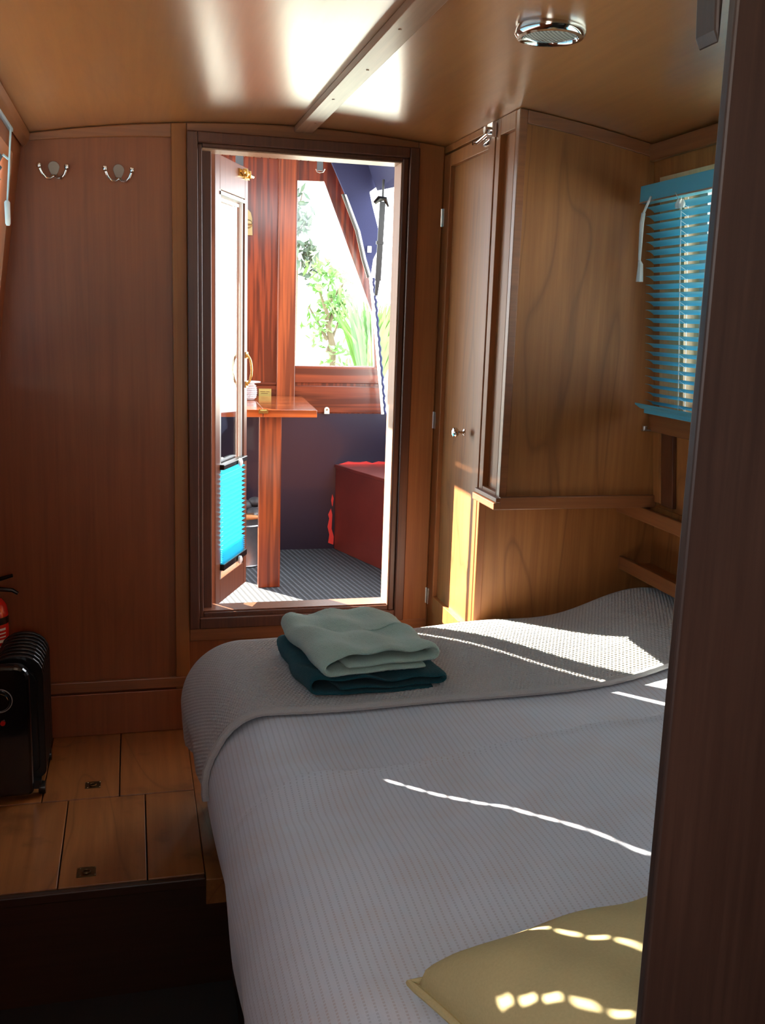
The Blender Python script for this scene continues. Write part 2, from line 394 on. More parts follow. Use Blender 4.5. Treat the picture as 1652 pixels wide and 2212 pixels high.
# ------------------------------------------------------------------ doorway: frame and open glazed leaf
d1 = root('door_1', 'open glazed half door in a dark mahogany frame', 'door', (.46, BY, FZ0)); d1['kind'] = 'structure'
def frame(m, x0, x1, z0, z1, w, y0, y1, wb=None, wt=None):
    wb = w if wb is None else wb; wt = w if wt is None else wt
    m.box(x0, x0+w, y0, y1, z0, z1); m.box(x1-w, x1, y0, y1, z0, z1)
    m.box(x0+w, x1-w, y0, y1, z0, z0+wb); m.box(x0+w, x1-w, y0, y1, z1-wt, z1)
m = MB(); frame(m, FX0, FX1, FZ0, FZ1, .029, BY-.022, BY+.065, .034, .028)
m.box(FX0+.029, DX0, BY-.008, BY+.07, FZ0+.03, FZ1-.03); m.box(DX1, FX1-.029, BY-.010, BY+.07, FZ0+.03, FZ1-.03)
m.box(DX0, DX1, BY-.008, BY+.07, FZ0+.03, DZ0); m.box(DX0, DX1, BY-.008, BY+.07, DZ1, FZ1-.027)
m.box(DX0, .222, BY+.03, BY+.075, DZ0, DZ1)
m.build('door_frame', DARK, d1, bevel=.003)
MB().box(DX1-.004, DX1, BY-.007, BY+.07, DZ0, DZ1).build('jamb_lining', PALEW, d1, bevel=.001)
MB().box(DX0, DX1-.004, BY+.000, BY+.07, DZ0, DZ0+.004).build('sill_board', LEAFW, d1, bevel=.001)
MB().box(DX0, DX1-.004, BY-.007, BY+.07, DZ1-.004, DZ1).build('head_lining', PALEW, d1, bevel=.001)
HX, HY = .236, BY+.085; EX, EY = .360, 3.222
dl = Vector((EX-HX, EY-HY, 0)); LW = dl.length; dl.normalize(); dn = Vector((dl.y, -dl.x, 0))   # dn towards the opening
def leafT(u, n, z): n -= .014; return (HX+dl.x*u+dn.x*n, HY+dl.y*u+dn.y*n, z)
LZ0, LZ1 = .622, 1.952
m = MB(leafT); st = .042
m.box(0, st, -.015, .015, LZ0, LZ1); m.box(LW-st*.72, LW, -.015, .015, LZ0, LZ1)
m.box(st, LW-st*.72, -.015, .015, LZ0, LZ0+.075); m.box(st, LW-st*.72, -.015, .015, LZ1-.095, LZ1)
leaf = m.build('door_leaf', LEAFW, d1, bevel=.002)
GX0, GX1, GZ0, GZ1 = st, LW-st*.72, LZ0+.075, LZ1-.095
m = MB(leafT); m.box(GX0, GX1, -.002, .002, GZ0, GZ1); m.build('glass_pane', GLASS, leaf)
m = MB(leafT)
m.box(GX0, GX0+.010, .004, .014, GZ0, GZ1); m.box(GX1-.016, GX1-.004, .003, .010, GZ0, GZ1)
m.box(GX0, GX1, .004, .018, GZ1-.014, GZ1-.004); m.box(GX0, GX1-.05, .004, .012, GZ1-.030, GZ1-.022)
m.build('glazing_bead', GREYM, leaf, label='pale grey metal glazing bead')
m = MB(leafT)
hz = 1.331; hp = [(LW-.012, .017+.017*math.sin(PI*i/12), hz-.045*math.cos(PI*i/12)) for i in range(13)]
m.tube(hp, .0038, 10)
m.lathe([(.011, 0), (.011, .004), (.006, .008), (.006, .016)], (0, 0, 0), 'y', 14) if False else None
for s in (-1, 1):
    m.box(LW-.022, LW-.002, .015, .019, hz+s*.047-.010, hz+s*.047+.010)
    m.lathe([(.003, .016), (.006, .018), (.006, .021), (.003, .024)], (LW-.012, 0, hz+s*.045), 'y', 12)
m.build('handle', BRASS, leaf, smooth=True, label='brass D-shaped pull handle')
m = MB(leafT)
m.box(LW-.095, LW-.045, .015, .019, 1.917, 1.939); m.box(LW-.050, LW-.004, .015, .021, 1.915, 1.937)
m.tube([(LW-.085, .026, 1.929), (LW+.014, .026, 1.929)], .0055, 10); m.box(LW-.068, LW-.058, .02, .034, 1.918, 1.942); m.box(LW-.032, LW-.024, .018, .033, 1.918, 1.94)
m.build('bolt', BRASS, leaf, smooth=True, label='small brass barrel bolt')
# pleated blind hung on the leaf
pb = root('pleated_blind', 'half-lowered blue pleated blind glowing on the open glazed door', 'blind', leafT(.1, .02, .72))
m = MB(leafT); vs = []; fs = []; zt, zb = 1.040, .745
nz = 48; zz = []; z = zt
steps = np.concatenate([np.full(34, 1.0), np.full(14, .45)]); steps = steps/steps.sum()*(zt-zb)
z = zt; zz = [z]
for s_ in steps: z -= s_; zz.append(z)
for i, z in enumerate(zz):
    nn_ = .010 if i % 2 else .024
    for u in (GX0+.004, GX1-.020-(0 if i % 2 else -.014)): vs.append((u, nn_, z))
for i in range(len(zz)-1): fs.append((2*i, 2*i+1, 2*i+3, 2*i+2))
m.add(vs, fs); m.build('pleated_cloth', PLEAT, pb)
m = MB(leafT); m.box(GX0, GX1-.002, .006, .028, zt, zt+.016); m.build('top_rail', BLACK, pb, bevel=.002)
m = MB(leafT); m.box(GX0, GX1-.002, .006, .028, zb-.020, zb); m.build('bottom_rail', BLACK, pb, bevel=.002)
for z in (zt+.006, zb-.016):
    m = MB(leafT); m.lathe([(.004, .028), (.013, .030), (.013, .036), (.006, .040)], (LW*.60, 0, z), 'y', 16); m.build('knob', WHITE, pb, smooth=True, label='round white knob')

# ------------------------------------------------------------------ wardrobe on the right of the doorway
wx = .885
wd = root('built_in_wardrobe', 'tall built-in wooden wardrobe right of the doorway with a hanging side box', 'wardrobe', (1.1, 2.5, .3))
m = MB()
m.prism([(.9052, .3), (1.404, .3), (1.404, 1.05), (.9052, 1.05)], 'y', 2.420, 2.436)
m.build('lower_side_panel', VEN, wd)
m = MB(); ztop = lambda x: zc(x)-.001
xx = np.linspace(.899, 1.232, 10)
m.prism([(.899, 1.06), (xr(1.06)-.001, 1.06), (xr(1.94)-.001, 1.94)]+[(x, ztop(x)) for x in xx[::-1]], 'y', 2.282, 2.296)
m.box(.885, 1.315, 2.282, 2.43, 1.052, 1.064)
m.build('upper_side_panel', VEN, wd)
m = MB()   # corner post, top and bottom mouldings of side
m.prism([(.885, 1.05), (.905, 1.05), (.905, ztop(.905)), (.885, ztop(.885))], 'y', 2.277, 2.2995)
xx = np.linspace(.905, 1.236, 10)
m.prism([(x, ztop(x)) for x in xx]+[(x, ztop(x)-.030) for x in xx[::-1]], 'y', 2.276, 2.283)
m.box(.885, 1.317, 2.268, 2.283, 1.046, 1.078); m.box(.868, .886, 2.268, 2.43, 1.046, 1.064)
m.box(.874, .886, 2.268, 2.43, 1.064, 1.076)
m.build('moulding', TRIMX, wd, bevel=.002)
m = MB()   # face of the hanging box (faces the cabin)
zt = ztop(.885)
m.box(wx, wx+.016, 2.402, 2.430, 1.064, zt); m.box(wx, wx+.016, 2.2998, 2.305, 1.064, zt)
m.box(wx, wx+.016, 2.305, 2.402, zt-.04, zt); m.box(wx, wx+.016, 2.305, 2.402, 1.064, 1.085)
m.box(wx+.014, wx+.022, 2.302, 2.402, 1.08, zt-.03)
m.build('box_face_panel', TRIM, wd, bevel=.0012)
m = MB(); m.box(wx, wx+.02, 2.425, 2.858, 1.978, zt); m.box(wx+.004, wx+.02, 2.425, 2.858, .3, .62); m.box(wx, wx+.0205, 2.419, 2.436, .3, 1.05)
m.box(wx+.016, wx+.024, 2.43, 2.858, .62, 1.98)
m.build('face_frame', TRIM, wd, bevel=.0015)
m = MB(); y0, y1, z0, z1 = 2.440, 2.852, .622, 1.972
m.box(wx, wx+.018, 2.795, y1, z0, z1); m.box(wx, wx+.018, y0, 2.485, z0, z1)
m.box(wx, wx+.018, 2.485, 2.795, z1-.036, z1); m.box(wx, wx+.018, 2.485, 2.795, z0, z0+.05)
wdoor = m.build('wardrobe_door', TRIM, wd, bevel=.0015)
MB().box(wx+.013, wx+.018, 2.48, 2.80, z0+.04, z1-.03).build('door_panel', VEN, wdoor)
for z in (1.80, 1.21, .66):
    m = MB(); m.tube([(wx-.003, 2.855, z-.025), (wx-.003, 2.855, z+.025)], .004, 8); m.box(wx-.002, wx+.001, 2.838, 2.855, z-.025, z+.025)
    m.build('hinge', STEEL, wdoor, smooth=True)
m = MB(); m.lathe([(.010, 0), (.010, -.003), (.005, -.006), (.0045, -.016), (.009, -.019), (.0135, -.024), (.0145, -.029), (.012, -.034), (.005, -.037)][::-1], (wx, 2.565, 1.206), 'x', 24)
m.build('knob', CHROME, wdoor, smooth=True, label='round chrome door knob')
m = MB(); m.box(wx-.004, wx, 2.47, 2.515, 1.945, 1.975); m.tube([(wx-.012, 2.445, 1.972), (wx-.012, 2.54, 1.960)], .005, 10)
m.lathe([(.009, -.024), (.010, -.004)], (wx, 2.455, 1.975), 'x', 12); m.box(wx-.014, wx-.002, 2.425, 2.462, 1.955, 1.99); m.lathe([(.007, -.022), (.007, -.012)], (wx, 2.545, 1.96), 'x', 10)
m.build('latch', CHROME, wd, smooth=True, label='small chrome door latch')

# ------------------------------------------------------------------ raised floor
rf = root('raised_floor', 'raised oak platform of lift-out boards with ring pulls left of the bed', 'platform', (-.1, 2.45, 0))
rows = [(2.452, 2.858, [-.46, -.2421, -.0506, .141]), (2.045, 2.448, [-.46, -.1764, .0143, .141])]
pulls = {(0, 1): (-.1185, 2.524), (1, 1): (-.1175, 2.098)}
for ri, (ya, yb, xs_) in enumerate(rows):
    for ci in range(3):
        x0, x1 = xs_[ci], xs_[ci+1]
        bd = MB().box(x0+.0015, x1-.0015, ya, yb, .248, .27).build('floor_board', OAK, rf, bevel=.0015)
        if (ri, ci) in pulls:
            px, py = pulls[(ri, ci)]; k = .0195 if ri == 0 else .0205
            m = MB(); m.box(px-k, px+k, py-k*.95, py+k*.95, .270, .2715)
            for sx in (-1, 1):
                for sy in (-1, 1): m.lathe([(.0038, .2715), (.0025, .2727)], (px+sx*k*.78, py+sy*k*.72, 0), n=8)
            m.tube([(px+.008*math.cos(a), py-.002+.008*math.sin(a), .2735) for a in np.linspace(0, 2*PI, 17)], .0016, 6, cap=False)
            m.build('ring_pull', OLDBR, bd, smooth=True, label='square brass flush ring pull')
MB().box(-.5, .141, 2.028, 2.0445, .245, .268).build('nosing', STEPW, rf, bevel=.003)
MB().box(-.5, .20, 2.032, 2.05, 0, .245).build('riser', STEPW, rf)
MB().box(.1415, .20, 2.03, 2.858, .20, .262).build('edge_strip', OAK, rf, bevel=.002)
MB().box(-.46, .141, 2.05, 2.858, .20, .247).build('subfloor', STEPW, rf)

# ------------------------------------------------------------------ bed
bed = root('bed', 'double bed built against the right wall under duvet and blanket', 'bed', (.8, 1.5, 0))
MB().box(.201, 1.40, .63, 2.41, 0, .44).build('bed_base', STEPW, bed)
MB().box(.195, 1.40, .63, 2.41, .40, .44).build('base_rail', TRIMY, bed, bevel=.003)
MB().box(.19, 1.385, .635, 2.41, .441, .60).build('mattress', plain('ticking', (.6, .6, .58), .9), bed, bevel=.03)

def hump(x, y):
    """lumpy top of the bedding: rises into the far right corner"""
    h = .105*np.exp(-((x-1.33)/.20)**2)*np.clip((y-1.55)/.5, 0, 1)
    h += .030*np.exp(-((x-.95)/.22)**2-((y-2.20)/.22)**2)
    return h
def folds(x, y):
    h = .005*np.sin(5.3*x+1.7*y+.5)+.004*np.sin(3.1*y-4.2*x+1.1)+.0025*np.sin(13*x+6*y)
    h += .0030*np.sin(9*y+3*np.sin(4*x))
    h += .0045*np.exp(-((y-1.45-.5*(x-.6))/.035)**2)*np.exp(-((x-.75)/.22)**2)+.005*np.exp(-((y-1.02+.8*(x-.3))/.04)**2)*np.exp(-((x-.32)/.12)**2)+.004*np.sin(22*x+11*y)*np.exp(-((y-1.75)/.09)**2)*np.exp(-((x-.9)/.3)**2)-.006*np.exp(-((x-.42-.25*(y-1.2))/.04)**2)*np.exp(-((y-1.25)/.22)**2)
    return h
def sheet(name, a0, a1, b0, b1, xe, yend, zt, R, res, disp, mat, uvs=True, waffle=0, yR=None, bslack=0):
    """cloth: a = distance across (0 = left bed edge core), b = along. Falls over the left edge and the far end."""
    na = int((a1-a0)/res)+1; nb = int((b1-b0)/res)+1
    A, B = np.meshgrid(np.linspace(a0, a1, na), np.linspace(b0, b1, nb), indexing='ij')
    xc = xe+R; yc = yend-(yR or R)
    if waffle: A = np.where(A < 0, A*(1+.30*np.clip((B-1.95)/.4, 0, 1)), A)
    ax = np.maximum(0, -A); by = np.maximum(0, B-yc)
    rho = np.hypot(ax, by)+1e-9
    th = np.minimum(rho/R, PI/2)
    hz_ = R*np.sin(th); dz = R*(1-np.cos(th))+np.maximum(0, rho-R*PI/2)
    # below the edge the cloth tucks slightly inwards
    hang = np.maximum(0, rho-R*PI/2); hz_ = hz_-.10*hang-.35*hang**2
    X = xc+np.maximum(A, 0)-ax/rho*hz_
    Y = np.minimum(B, yc)+by/rho*hz_
    Z = zt-dz
    top = np.clip(1-rho/(R*1.3), 0, 1)
    Z = Z+disp(X, Y)*top**.5
    # soft side folds
    side = np.clip(rho/R-.6, 0, 1)
    X = X-side*.008*np.sin(B*17+2*np.sin(B*5))*np.clip(hang/.12+.2, 0, 1)
    if waffle: X = X+.027*np.clip((2.30-Y)/.38, 0, 1)*np.clip(rho/R, 0, 1)
    Y = np.where(X > .872, np.minimum(Y, 2.4145), Y)
    P = np.stack([X, Y, Z], -1)
    if waffle:
        da = np.gradient(P, axis=0); db = np.gradient(P, axis=1)
        nrm = np.cross(da, db); nrm /= np.linalg.norm(nrm, axis=-1, keepdims=True)+1e-12
        p = waffle
        i = np.floor(B/p)
        w = (np.cos(2*PI*(A/p+.5*(i % 2)))*.5+.5)*(np.cos(2*PI*(B/p))*-.5+.5)
        ridge = np.cos(2*PI*A/p*1.0)*0
        P = P-nrm*(w[..., None]**1.4)*.0115
    V = P.reshape(-1, 3)
    idx = np.arange(na*nb).reshape(na, nb)
    F = np.stack([idx[:-1, :-1], idx[1:, :-1], idx[1:, 1:], idx[:-1, 1:]], -1).reshape(-1, 4)
    org = np.array([V[:, 0].mean(), V[:, 1].mean(), V[:, 2].min()])
    me = bpy.data.meshes.new(name); me.from_pydata([], [], [])
    me.vertices.add(len(V)); me.vertices.foreach_set('co', (V-org).astype(np.float32).ravel())
    me.loops.add(F.size); me.loops.foreach_set('vertex_index', F.astype(np.int32).ravel())
    me.polygons.add(len(F)); me.polygons.foreach_set('loop_start', np.arange(0, F.size, 4, dtype=np.int32))
    me.polygons.foreach_set('loop_total', np.full(len(F), 4, dtype=np.int32))
    me.polygons.foreach_set('use_smooth', np.ones(len(F), dtype=bool))
    me.update(calc_edges=True)
    ul = me.uv_layers.new(name='UVMap'); UV = np.stack([A.ravel(), B.ravel()], -1)[F.ravel()]
    ul.data.foreach_set('uv', UV.astype(np.float32).ravel())
    me.materials.append(mat)
    o = bpy.data.objects.new(name, me); COL.objects.link(o); o.location = org
    return o, P
def dduv(x, y):
    h = folds(x, y)+hump(x, y)*.9
    h += .007*np.exp(-((y-(1.66+.16*(x-.5)))/.006)**2)            # stitched seam
    h += .014*np.exp(-((x-.30)/.07)**2-((y-1.64)/.05)**2)         # bunched corner
    h -= .010*np.exp(-((x-.27)/.05)**2-((y-1.52)/.035)**2)
    h += .012*np.exp(-((x-.45)/.2)**2-((y-1.3)/.12)**2)-.008*np.exp(-((x-.7-.4*(y-1.1))/.05)**2-((y-1.2)/.3)**2)
    return h
duv, _ = sheet('duvet', -.42, 1.10, .64, 2.30, .140, 2.44, .690, .15, .0085, dduv, DUV)
tag(duv, 'pale blue-grey duvet printed with fine rows of dashes covering the bed', 'duvet')
md = duv.modifiers.new('solid', 'SOLIDIFY'); md.thickness = .012; md.offset = -1
def dbl(x, y):
    h = folds(x, y)*.8+hump(x, y)
    h += .010*np.sin(7*x+2)*np.clip((y-2.05)/.3, 0, 1)*.5
    return h
bla, BP = sheet('waffle_blanket', -.275, 1.135, 1.915, 2.66, .105, 2.50, .709, .155, .0017, dbl, BLAN, waffle=.0092)
tag(bla, 'beige-grey chunky waffle-knit blanket folded over the foot of the bed', 'blanket')
# rolled hem along the near edge of the blanket
m = MB(); e = BP[:, 0, :]; pts = [tuple(e[i]+np.array([0, -.002, -.007])) for i in range(0, len(e), 8)]
m.tube(pts, .0085, 8)
m.build('hem', BLAN, bla, smooth=True)

# ------------------------------------------------------------------ towels
def towel(name, mat, label, x0, y0, w, d, z, rot, th=.0125, seed=0, layers=2, skew=0.0):
    r0 = root(name, label, 'towel', (x0, y0, z))
    H = th*4.1
    def arc(cx, cz, r, a0, a1, n=8): return [(cx+r*math.cos(a), cz+r*math.sin(a)) for a in np.linspace(a0, a1, n)]
    t2 = th/2; path = []
    R1 = (H-th)/2
    path += [(w-.035, t2)]; path += [(w*.66, t2), (w*.33, t2)]
    path += arc(R1+t2, t2+R1, R1, -PI/2, -3*PI/2, 9)
    path += [(w*.33, H-t2+.001), (w*.66, H-t2+.002)]
    R2 = R1*.62
    path += arc(w-R2-t2, H-t2-R2, R2, PI/2, -PI/2, 9)
    path += [(w*.66, H-t2-2*R2), (w*.4, H-t2-2*R2-.001), (w*.22, H-t2-2*R2-.001)]
    # resample densely
    P = [np.array(p) for p in path]; out = []
    for i in range(len(P)-1):
        k = max(1, int(np.linalg.norm(P[i+1]-P[i])/.006))
        out += [P[i]+(P[i+1]-P[i])*j/k for j in range(k)]
    out.append(P[-1]); out = np.array(out); n = len(out)
    tan = np.gradient(out, axis=0); tan /= np.linalg.norm(tan, axis=1, keepdims=True); nor = np.stack([-tan[:, 1], tan[:, 0]], -1)
    # cross-section ring (outer side then inner side, with rounded ends)
    ring = list(out+nor*t2*.96)+[out[-1]+tan[-1]*t2*.7]+list((out-nor*t2*.96)[::-1])+[out[0]-tan[0]*t2*.7]
    ring = np.array(ring); nr = len(ring); ny = 40
    cr, sr = math.cos(rot), math.sin(rot); vs = []
    cen = np.array(list(out)+[out[-1]]+list(out[::-1])+[out[0]])
    rg = np.random.default_rng(seed); ph = rg.random(8)*6
    for j in range(ny+1):
        v = j/ny; y = v*d
        endr = min(1, math.sqrt(max(0, 1-(max(0, 1-min(y, d-y)/(t2))**2)))+.15) if min(y, d-y) < t2 else 1
        for k in range(nr):
            px, pz = cen[k]+(ring[k]-cen[k])*endr
            wob = .004*math.sin(9*px/w*2+ph[0]+3*v)+.005*math.sin(7*v+ph[1]+4*px/w)+.003*math.sin(17*v+9*px/w+ph[2])
            topf = max(0, (pz-th)/(H-th))
            pzz = pz+wob*(.25+.9*topf)+topf*(.006*math.sin(PI*v)-.004)
            dxx = .006*math.sin(4*v+ph[3])+skew*v+.003*math.sin(13*v+ph[4])
            yy = y+.008*math.sin(3.5*px/w+ph[5])*(1 if v < .5 else -1)-.003*math.sin(20*px)
            gx, gy = px+dxx, yy
            vs.append((x0+gx*cr-gy*sr, y0+gx*sr+gy*cr, z+max(pzz, .001)))
    fs = [(j*nr+k, j*nr+(k+1) % nr, (j+1)*nr+(k+1) % nr, (j+1)*nr+k) for j in range(ny) for k in range(nr)]
    # caps as strips
    for j in (0, ny):
        for k in range(n-1):
            q = (j*nr+k, j*nr+k+1, j*nr+(2*n-1-k), j*nr+(2*n-k))
            fs.append(q)
        fs.append((j*nr+n-1, j*nr+n, j*nr+n+1)); fs.append((j*nr+2*n+1, j*nr+0, j*nr+2*n))
    o = MB().add(vs, fs).build('folded_cloth', mat, r0, smooth=True)
    md = o.modifiers.new('sub', 'SUBSURF'); md.levels = 1; md.render_levels = 1
    tx = bpy.data.textures.new('terry_'+name, 'CLOUDS'); tx.noise_scale = .006
    md = o.modifiers.new('disp', 'DISPLACE'); md.texture = tx; md.strength = .0025; md.texture_coords = 'LOCAL'
    for p in o.data.polygons: p.use_smooth = True
    return r0
tt = towel('folded_towel', TTEAL, 'dark teal folded towel lying on the blanket under the pale one', .352, 1.950, .315, .33, .7085, .04, .0105, 3, skew=-.02)
tp = towel('folded_towel', TPALE, 'pale green folded towel on top of the dark teal one', .368, 1.945, .272, .315, .7535, .03, .0135, 7, skew=-.022)
tt.name = 'folded_towel'

# ------------------------------------------------------------------ mustard cushion
cr_ = root('cushion', 'mustard yellow piped cushion at the near end of the bed', 'cushion', (.61, .91, .70))
def cush_pts(n=48):
    u = np.linspace(-1, 1, n); U, V = np.meshgrid(u, u, indexing='ij')
    pinch = .115
    X = U*(1-pinch*(1-V**2)); Yv = V*(1-pinch*(1-U**2))
    T = np.sqrt(np.clip((1-U**4)*(1-V**4), 0, 1))**.75
    return U, V, X, Yv, T
ns = 56; U, V, X, Yv, T = cush_pts(ns); hs = .25; A_ = math.radians(-35-45+90)
cc = (.608, .815, .733)
def cplace(lx, ly, lz):
    # slightly tilted so the right side sits higher
    x = lx*math.cos(A_)-ly*math.sin(A_); y = lx*math.sin(A_)+ly*math.cos(A_)
    z = lz+.05*x-.03*y
    return (cc[0]+x, cc[1]+y, cc[2]+z)
vs = []; fs = []
wr = .004*np.sin(9*U+4*V)+.003*np.sin(14*V-6*U)
for s in (1, -1):
    for i in range(ns):
        for j in range(ns):
            h = T[i, j]*(.098 if s > 0 else .038)+wr[i, j]*T[i, j]
            vs.append(cplace(X[i, j]*hs, Yv[i, j]*hs, s*h))
for s in (0, 1):
    for i in range(ns-1):
        for j in range(ns-1):
            k = s*ns*ns+i*ns+j; fs.append((k, k+ns, k+ns+1, k+1) if s == 0 else (k, k+1, k+ns+1, k+ns))
o = MB().add(vs, fs).build('cushion_cover', CUSH, cr_, smooth=True)
bm = bmesh.new(); bm.from_mesh(o.data); bmesh.ops.remove_doubles(bm, verts=bm.verts, dist=.0005); bmesh.ops.recalc_face_normals(bm, faces=bm.faces); bm.to_mesh(o.data); bm.free()
for p in o.data.polygons: p.use_smooth = True
loop = []
for k in range(4*40):
    s_, q = divmod(k, 40); q = -1+q/20
    u, v = [(q, -1), (1, q), (-q, 1), (-1, -q)][s_]
    loop.append(cplace(u*(1-.115*(1-v*v))*hs*1.01, v*(1-.115*(1-u*u))*hs*1.01, 0))
loop.append(loop[0])
MB().tube(loop, .0055, 8, cap=False).build('piping', CUSH, cr_, smooth=True)

# ------------------------------------------------------------------ venetian blinds
def slat_mb(yA, yB, x, z, th, w=.025, T=None, n=5, cuts=()):
    """curved slat running along y; th tilt (rad), x,z of centre"""
    m = MB(T); segs = []; y = yA
    for c in sorted(cuts): segs.append((y, c-.0028)); y = c+.0028
    segs.append((y, yB))
    def prof(s0, s1):
        P = []
        for k in range(n):
            s = s0+(s1-s0)*k/(n-1); c = .0022*(1-(2*s/w)**2)
            P.append((x+s*math.cos(th)-c*math.sin(th), z+s*math.sin(th)+c*math.cos(th)))
        return P
    def strip(a, b, s0, s1):
        P = prof(s0, s1); vs = [(p[0], a, p[1]) for p in P]+[(p[0], b, p[1]) for p in P]
        vs += [(p[0], a, p[1]-.0006) for p in P]+[(p[0], b, p[1]-.0006) for p in P]
        fs = [(k, k+1, n+k+1, n+k) for k in range(n-1)]+[(2*n+k+1, 2*n+k, 3*n+k, 3*n+k+1) for k in range(n-1)]
        fs += [(0, n, 3*n, 2*n), (n-1, 3*n-1, 4*n-1, 2*n-1)]+[(k, 2*n+k, 2*n+k+1, k+1) for k in range(n-1)]+[(n+k+1, 3*n+k+1, 3*n+k, n+k) for k in range(n-1)]
        m.add(vs, fs)
    for a, b in segs: strip(a, b, -w/2, w/2)
    for c in cuts: strip(c-.0035, c+.0035, -w/2, -w/2+.0065); strip(c-.0035, c+.0035, w/2-.0065, w/2)
    return m
vb = root('venetian_blind', 'turquoise blue venetian blind over the right window beside the bed', 'blind', (1.19, 1.6, 1.30))
YB0, YB1 = .95, 2.226
MB().box(1.180, 1.208, YB0, YB1, 1.794, 1.834).build('headrail', SLATM, vb, bevel=.0015)
MB().box(1.178, 1.1802, YB0, YB1-.002, 1.7935, 1.797).build('headrail_lip', STEEL, vb)
nsl = 24
zs = np.linspace(1.779, 1.325, nsl)
for z in zs:
    xc_ = 1.200+(1.78-z)*.085
    o = slat_mb(YB0, YB1-.018, xc_, z, math.radians(-24)).build('slat', SLATM, vb, smooth=True)
m = MB(); m.box(1.222, 1.252, YB0, YB1-.025, 1.298, 1.310); m.build('bottom_rail', SLATM, vb, bevel=.002)
m = MB(); m.hexa([(1.206, YB0, 1.318), (1.222, YB0, 1.308), (1.222, YB1-.008, 1.308), (1.206, YB1-.008, 1.318)],
                 [(1.206, YB0, 1.322), (1.250, YB0, 1.314), (1.250, YB1-.008, 1.314), (1.206, YB1-.008, 1.322)])
m.build('lowest_slat', SLATM, vb)
for yy in (2.055, 1.4):
    m = MB(); m.tube([(1.190, yy, 1.793), (1.230, yy, 1.31)], .0007, 5); m.tube([(1.208, yy, 1.793), (1.248, yy, 1.31)], .0007, 5)
    for z in zs: m.tube([(1.192+(1.78-z)*.085, yy, z+.002), (1.210+(1.78-z)*.085, yy, z-.008)], .0006, 4)
    m.build('ladder_cord', WHITE, vb)
m = MB(); m.tube([(1.176, 2.165, 1.805), (1.170, 2.178, 1.775), (1.168, 2.180, 1.768)], .003, 8); m.tube([(1.168, 2.180, 1.768), (1.170, 2.188, 1.745), (1.172, 2.189, 1.66)], [.005, .0055, .0035], 8)
m.tube([(1.172, 2.189, 1.66), (1.176, 2.190, 1.652), (1.178, 2.192, 1.612)], [.0035, .006, .0085], 8)
m.build('tilt_wand', WANDM, vb, smooth=True, label='clear plastic tilt wand')
m = MB(); m.lathe([(.006, 0), (.008, .008), (.003, .018)], (1.170, 2.03, 1.765), n=8); m.lathe([(.006, 0), (.008, .008), (.003, .018)], (1.170, 2.015, 1.765), n=8)
m.tube([(1.172, 2.05, 1.80), (1.170, 2.03, 1.782)], .001, 5); m.build('cord_toggle', WANDM, vb, smooth=True)
m = MB(); m.box(1.292, 1.2945, 2.268, 2.276, 1.246, 1.292); m.box(1.262, 1.294, 2.266, 2.277, 1.2455, 1.249); m.lathe([(.006, 1.249), (.006, 1.258)], (1.268, 2.271, 0), n=10)
tag(m.build('blind_bracket', STEEL), 'small metal hold-down bracket in the corner below the blue blind', 'bracket')
# right window
w1 = root('window_1', 'wooden-framed window behind the turquoise blind', 'window', (1.27, 1.6, 1.305)); w1['kind'] = 'structure'
def wslab(m, y0, y1, z0, z1, a, b, xf=xr):
    m.hexa([(xf(z0)+a, y0, z0), (xf(z0)+b, y0, z0), (xf(z0)+b, y1, z0), (xf(z0)+a, y1, z0)],
           [(xf(z1)+a, y0, z1), (xf(z1)+b, y0, z1), (xf(z1)+b, y1, z1), (xf(z1)+a, y1, z1)])
m = MB(); wslab(m, 2.155, 2.245, 1.292, 1.86, -.006, 0); wslab(m, WR[0], 2.155, WR[3], 1.86, -.006, 0); wslab(m, WR[1]-.012, WR[1], WR[2], WR[3], 0, .05)
m.build('window_frame', wood('lightened_frame_wood', (.62, .42, .24), (.5, .32, .17), 'z', .4, .1, 80), w1)  # pale trim wood, made paler still to stand in for bounced window light
m = MB(); wslab(m, WR[1]-.045, WR[1]-.012, WR[2], WR[3], .04, .055); wslab(m, WR[0], WR[1], WR[2], WR[2]+.02, .04, .055); wslab(m, WR[0], WR[1], WR[3]-.02, WR[3], .04, .055)
wslab(m, 1.96, 1.975, WR[2], WR[3], .035, .06)
m.build('metal_frame', GREYM, w1)
m = MB(); wslab(m, WR[0], WR[1]-.04, WR[2]+.02, WR[3]-.02, .046, .049); m.build('pane', GLASS, w1)

# left blind and window
w2 = root('window_2', 'window in the left wall behind the closed blind', 'window', (-.33, 1.8, 1.30)); w2['kind'] = 'structure'
m = MB()
for (z0, z1) in ((WL[2], 1.52), (1.52, WL[3])):
    wslab(m, WL[0], WL[0]+.02, z0, z1, -.07, -.055, xl)
m.build('window_frame', GREYM, w2)
lb = root('venetian_blind', 'closed pale blue venetian blind on the left wall, only its headrail end and cord showing', 'blind', (-.27, 1.8, 1.3))
LYA, LYB = 1.051, 2.7992
MB().box(-.273, -.263, 2.35, 2.60, 1.912, 1.936).build('headrail', plain('pale_headrail', (.35, .42, .48), .4), lb, bevel=.002)
zz = np.arange(1.868, 1.300, -.0285)
for z in zz:
    xc_ = xl(z)-.035; LC = [c for c, zm in ((1.86, 1.50), (2.03, 1.42), (2.655+.21*(z-1.48), 1.47)) if z > zm]
    slat_mb(LYA, LYB-.01, xc_, z, math.radians(68), w=.031, cuts=LC).build('slat', SLATM, lb, smooth=True)
m = MB()
for z0, z1 in ((1.905, 1.700),):
    m.tube([(-.264, 2.57, 1.925), (-.275, 2.59, 1.83), (-.283, 2.60, 1.748)], .0022, 6); m.tube([(-.264, 2.55, 1.925), (-.273, 2.585, 1.83), (-.283, 2.60, 1.748)], .0018, 6)
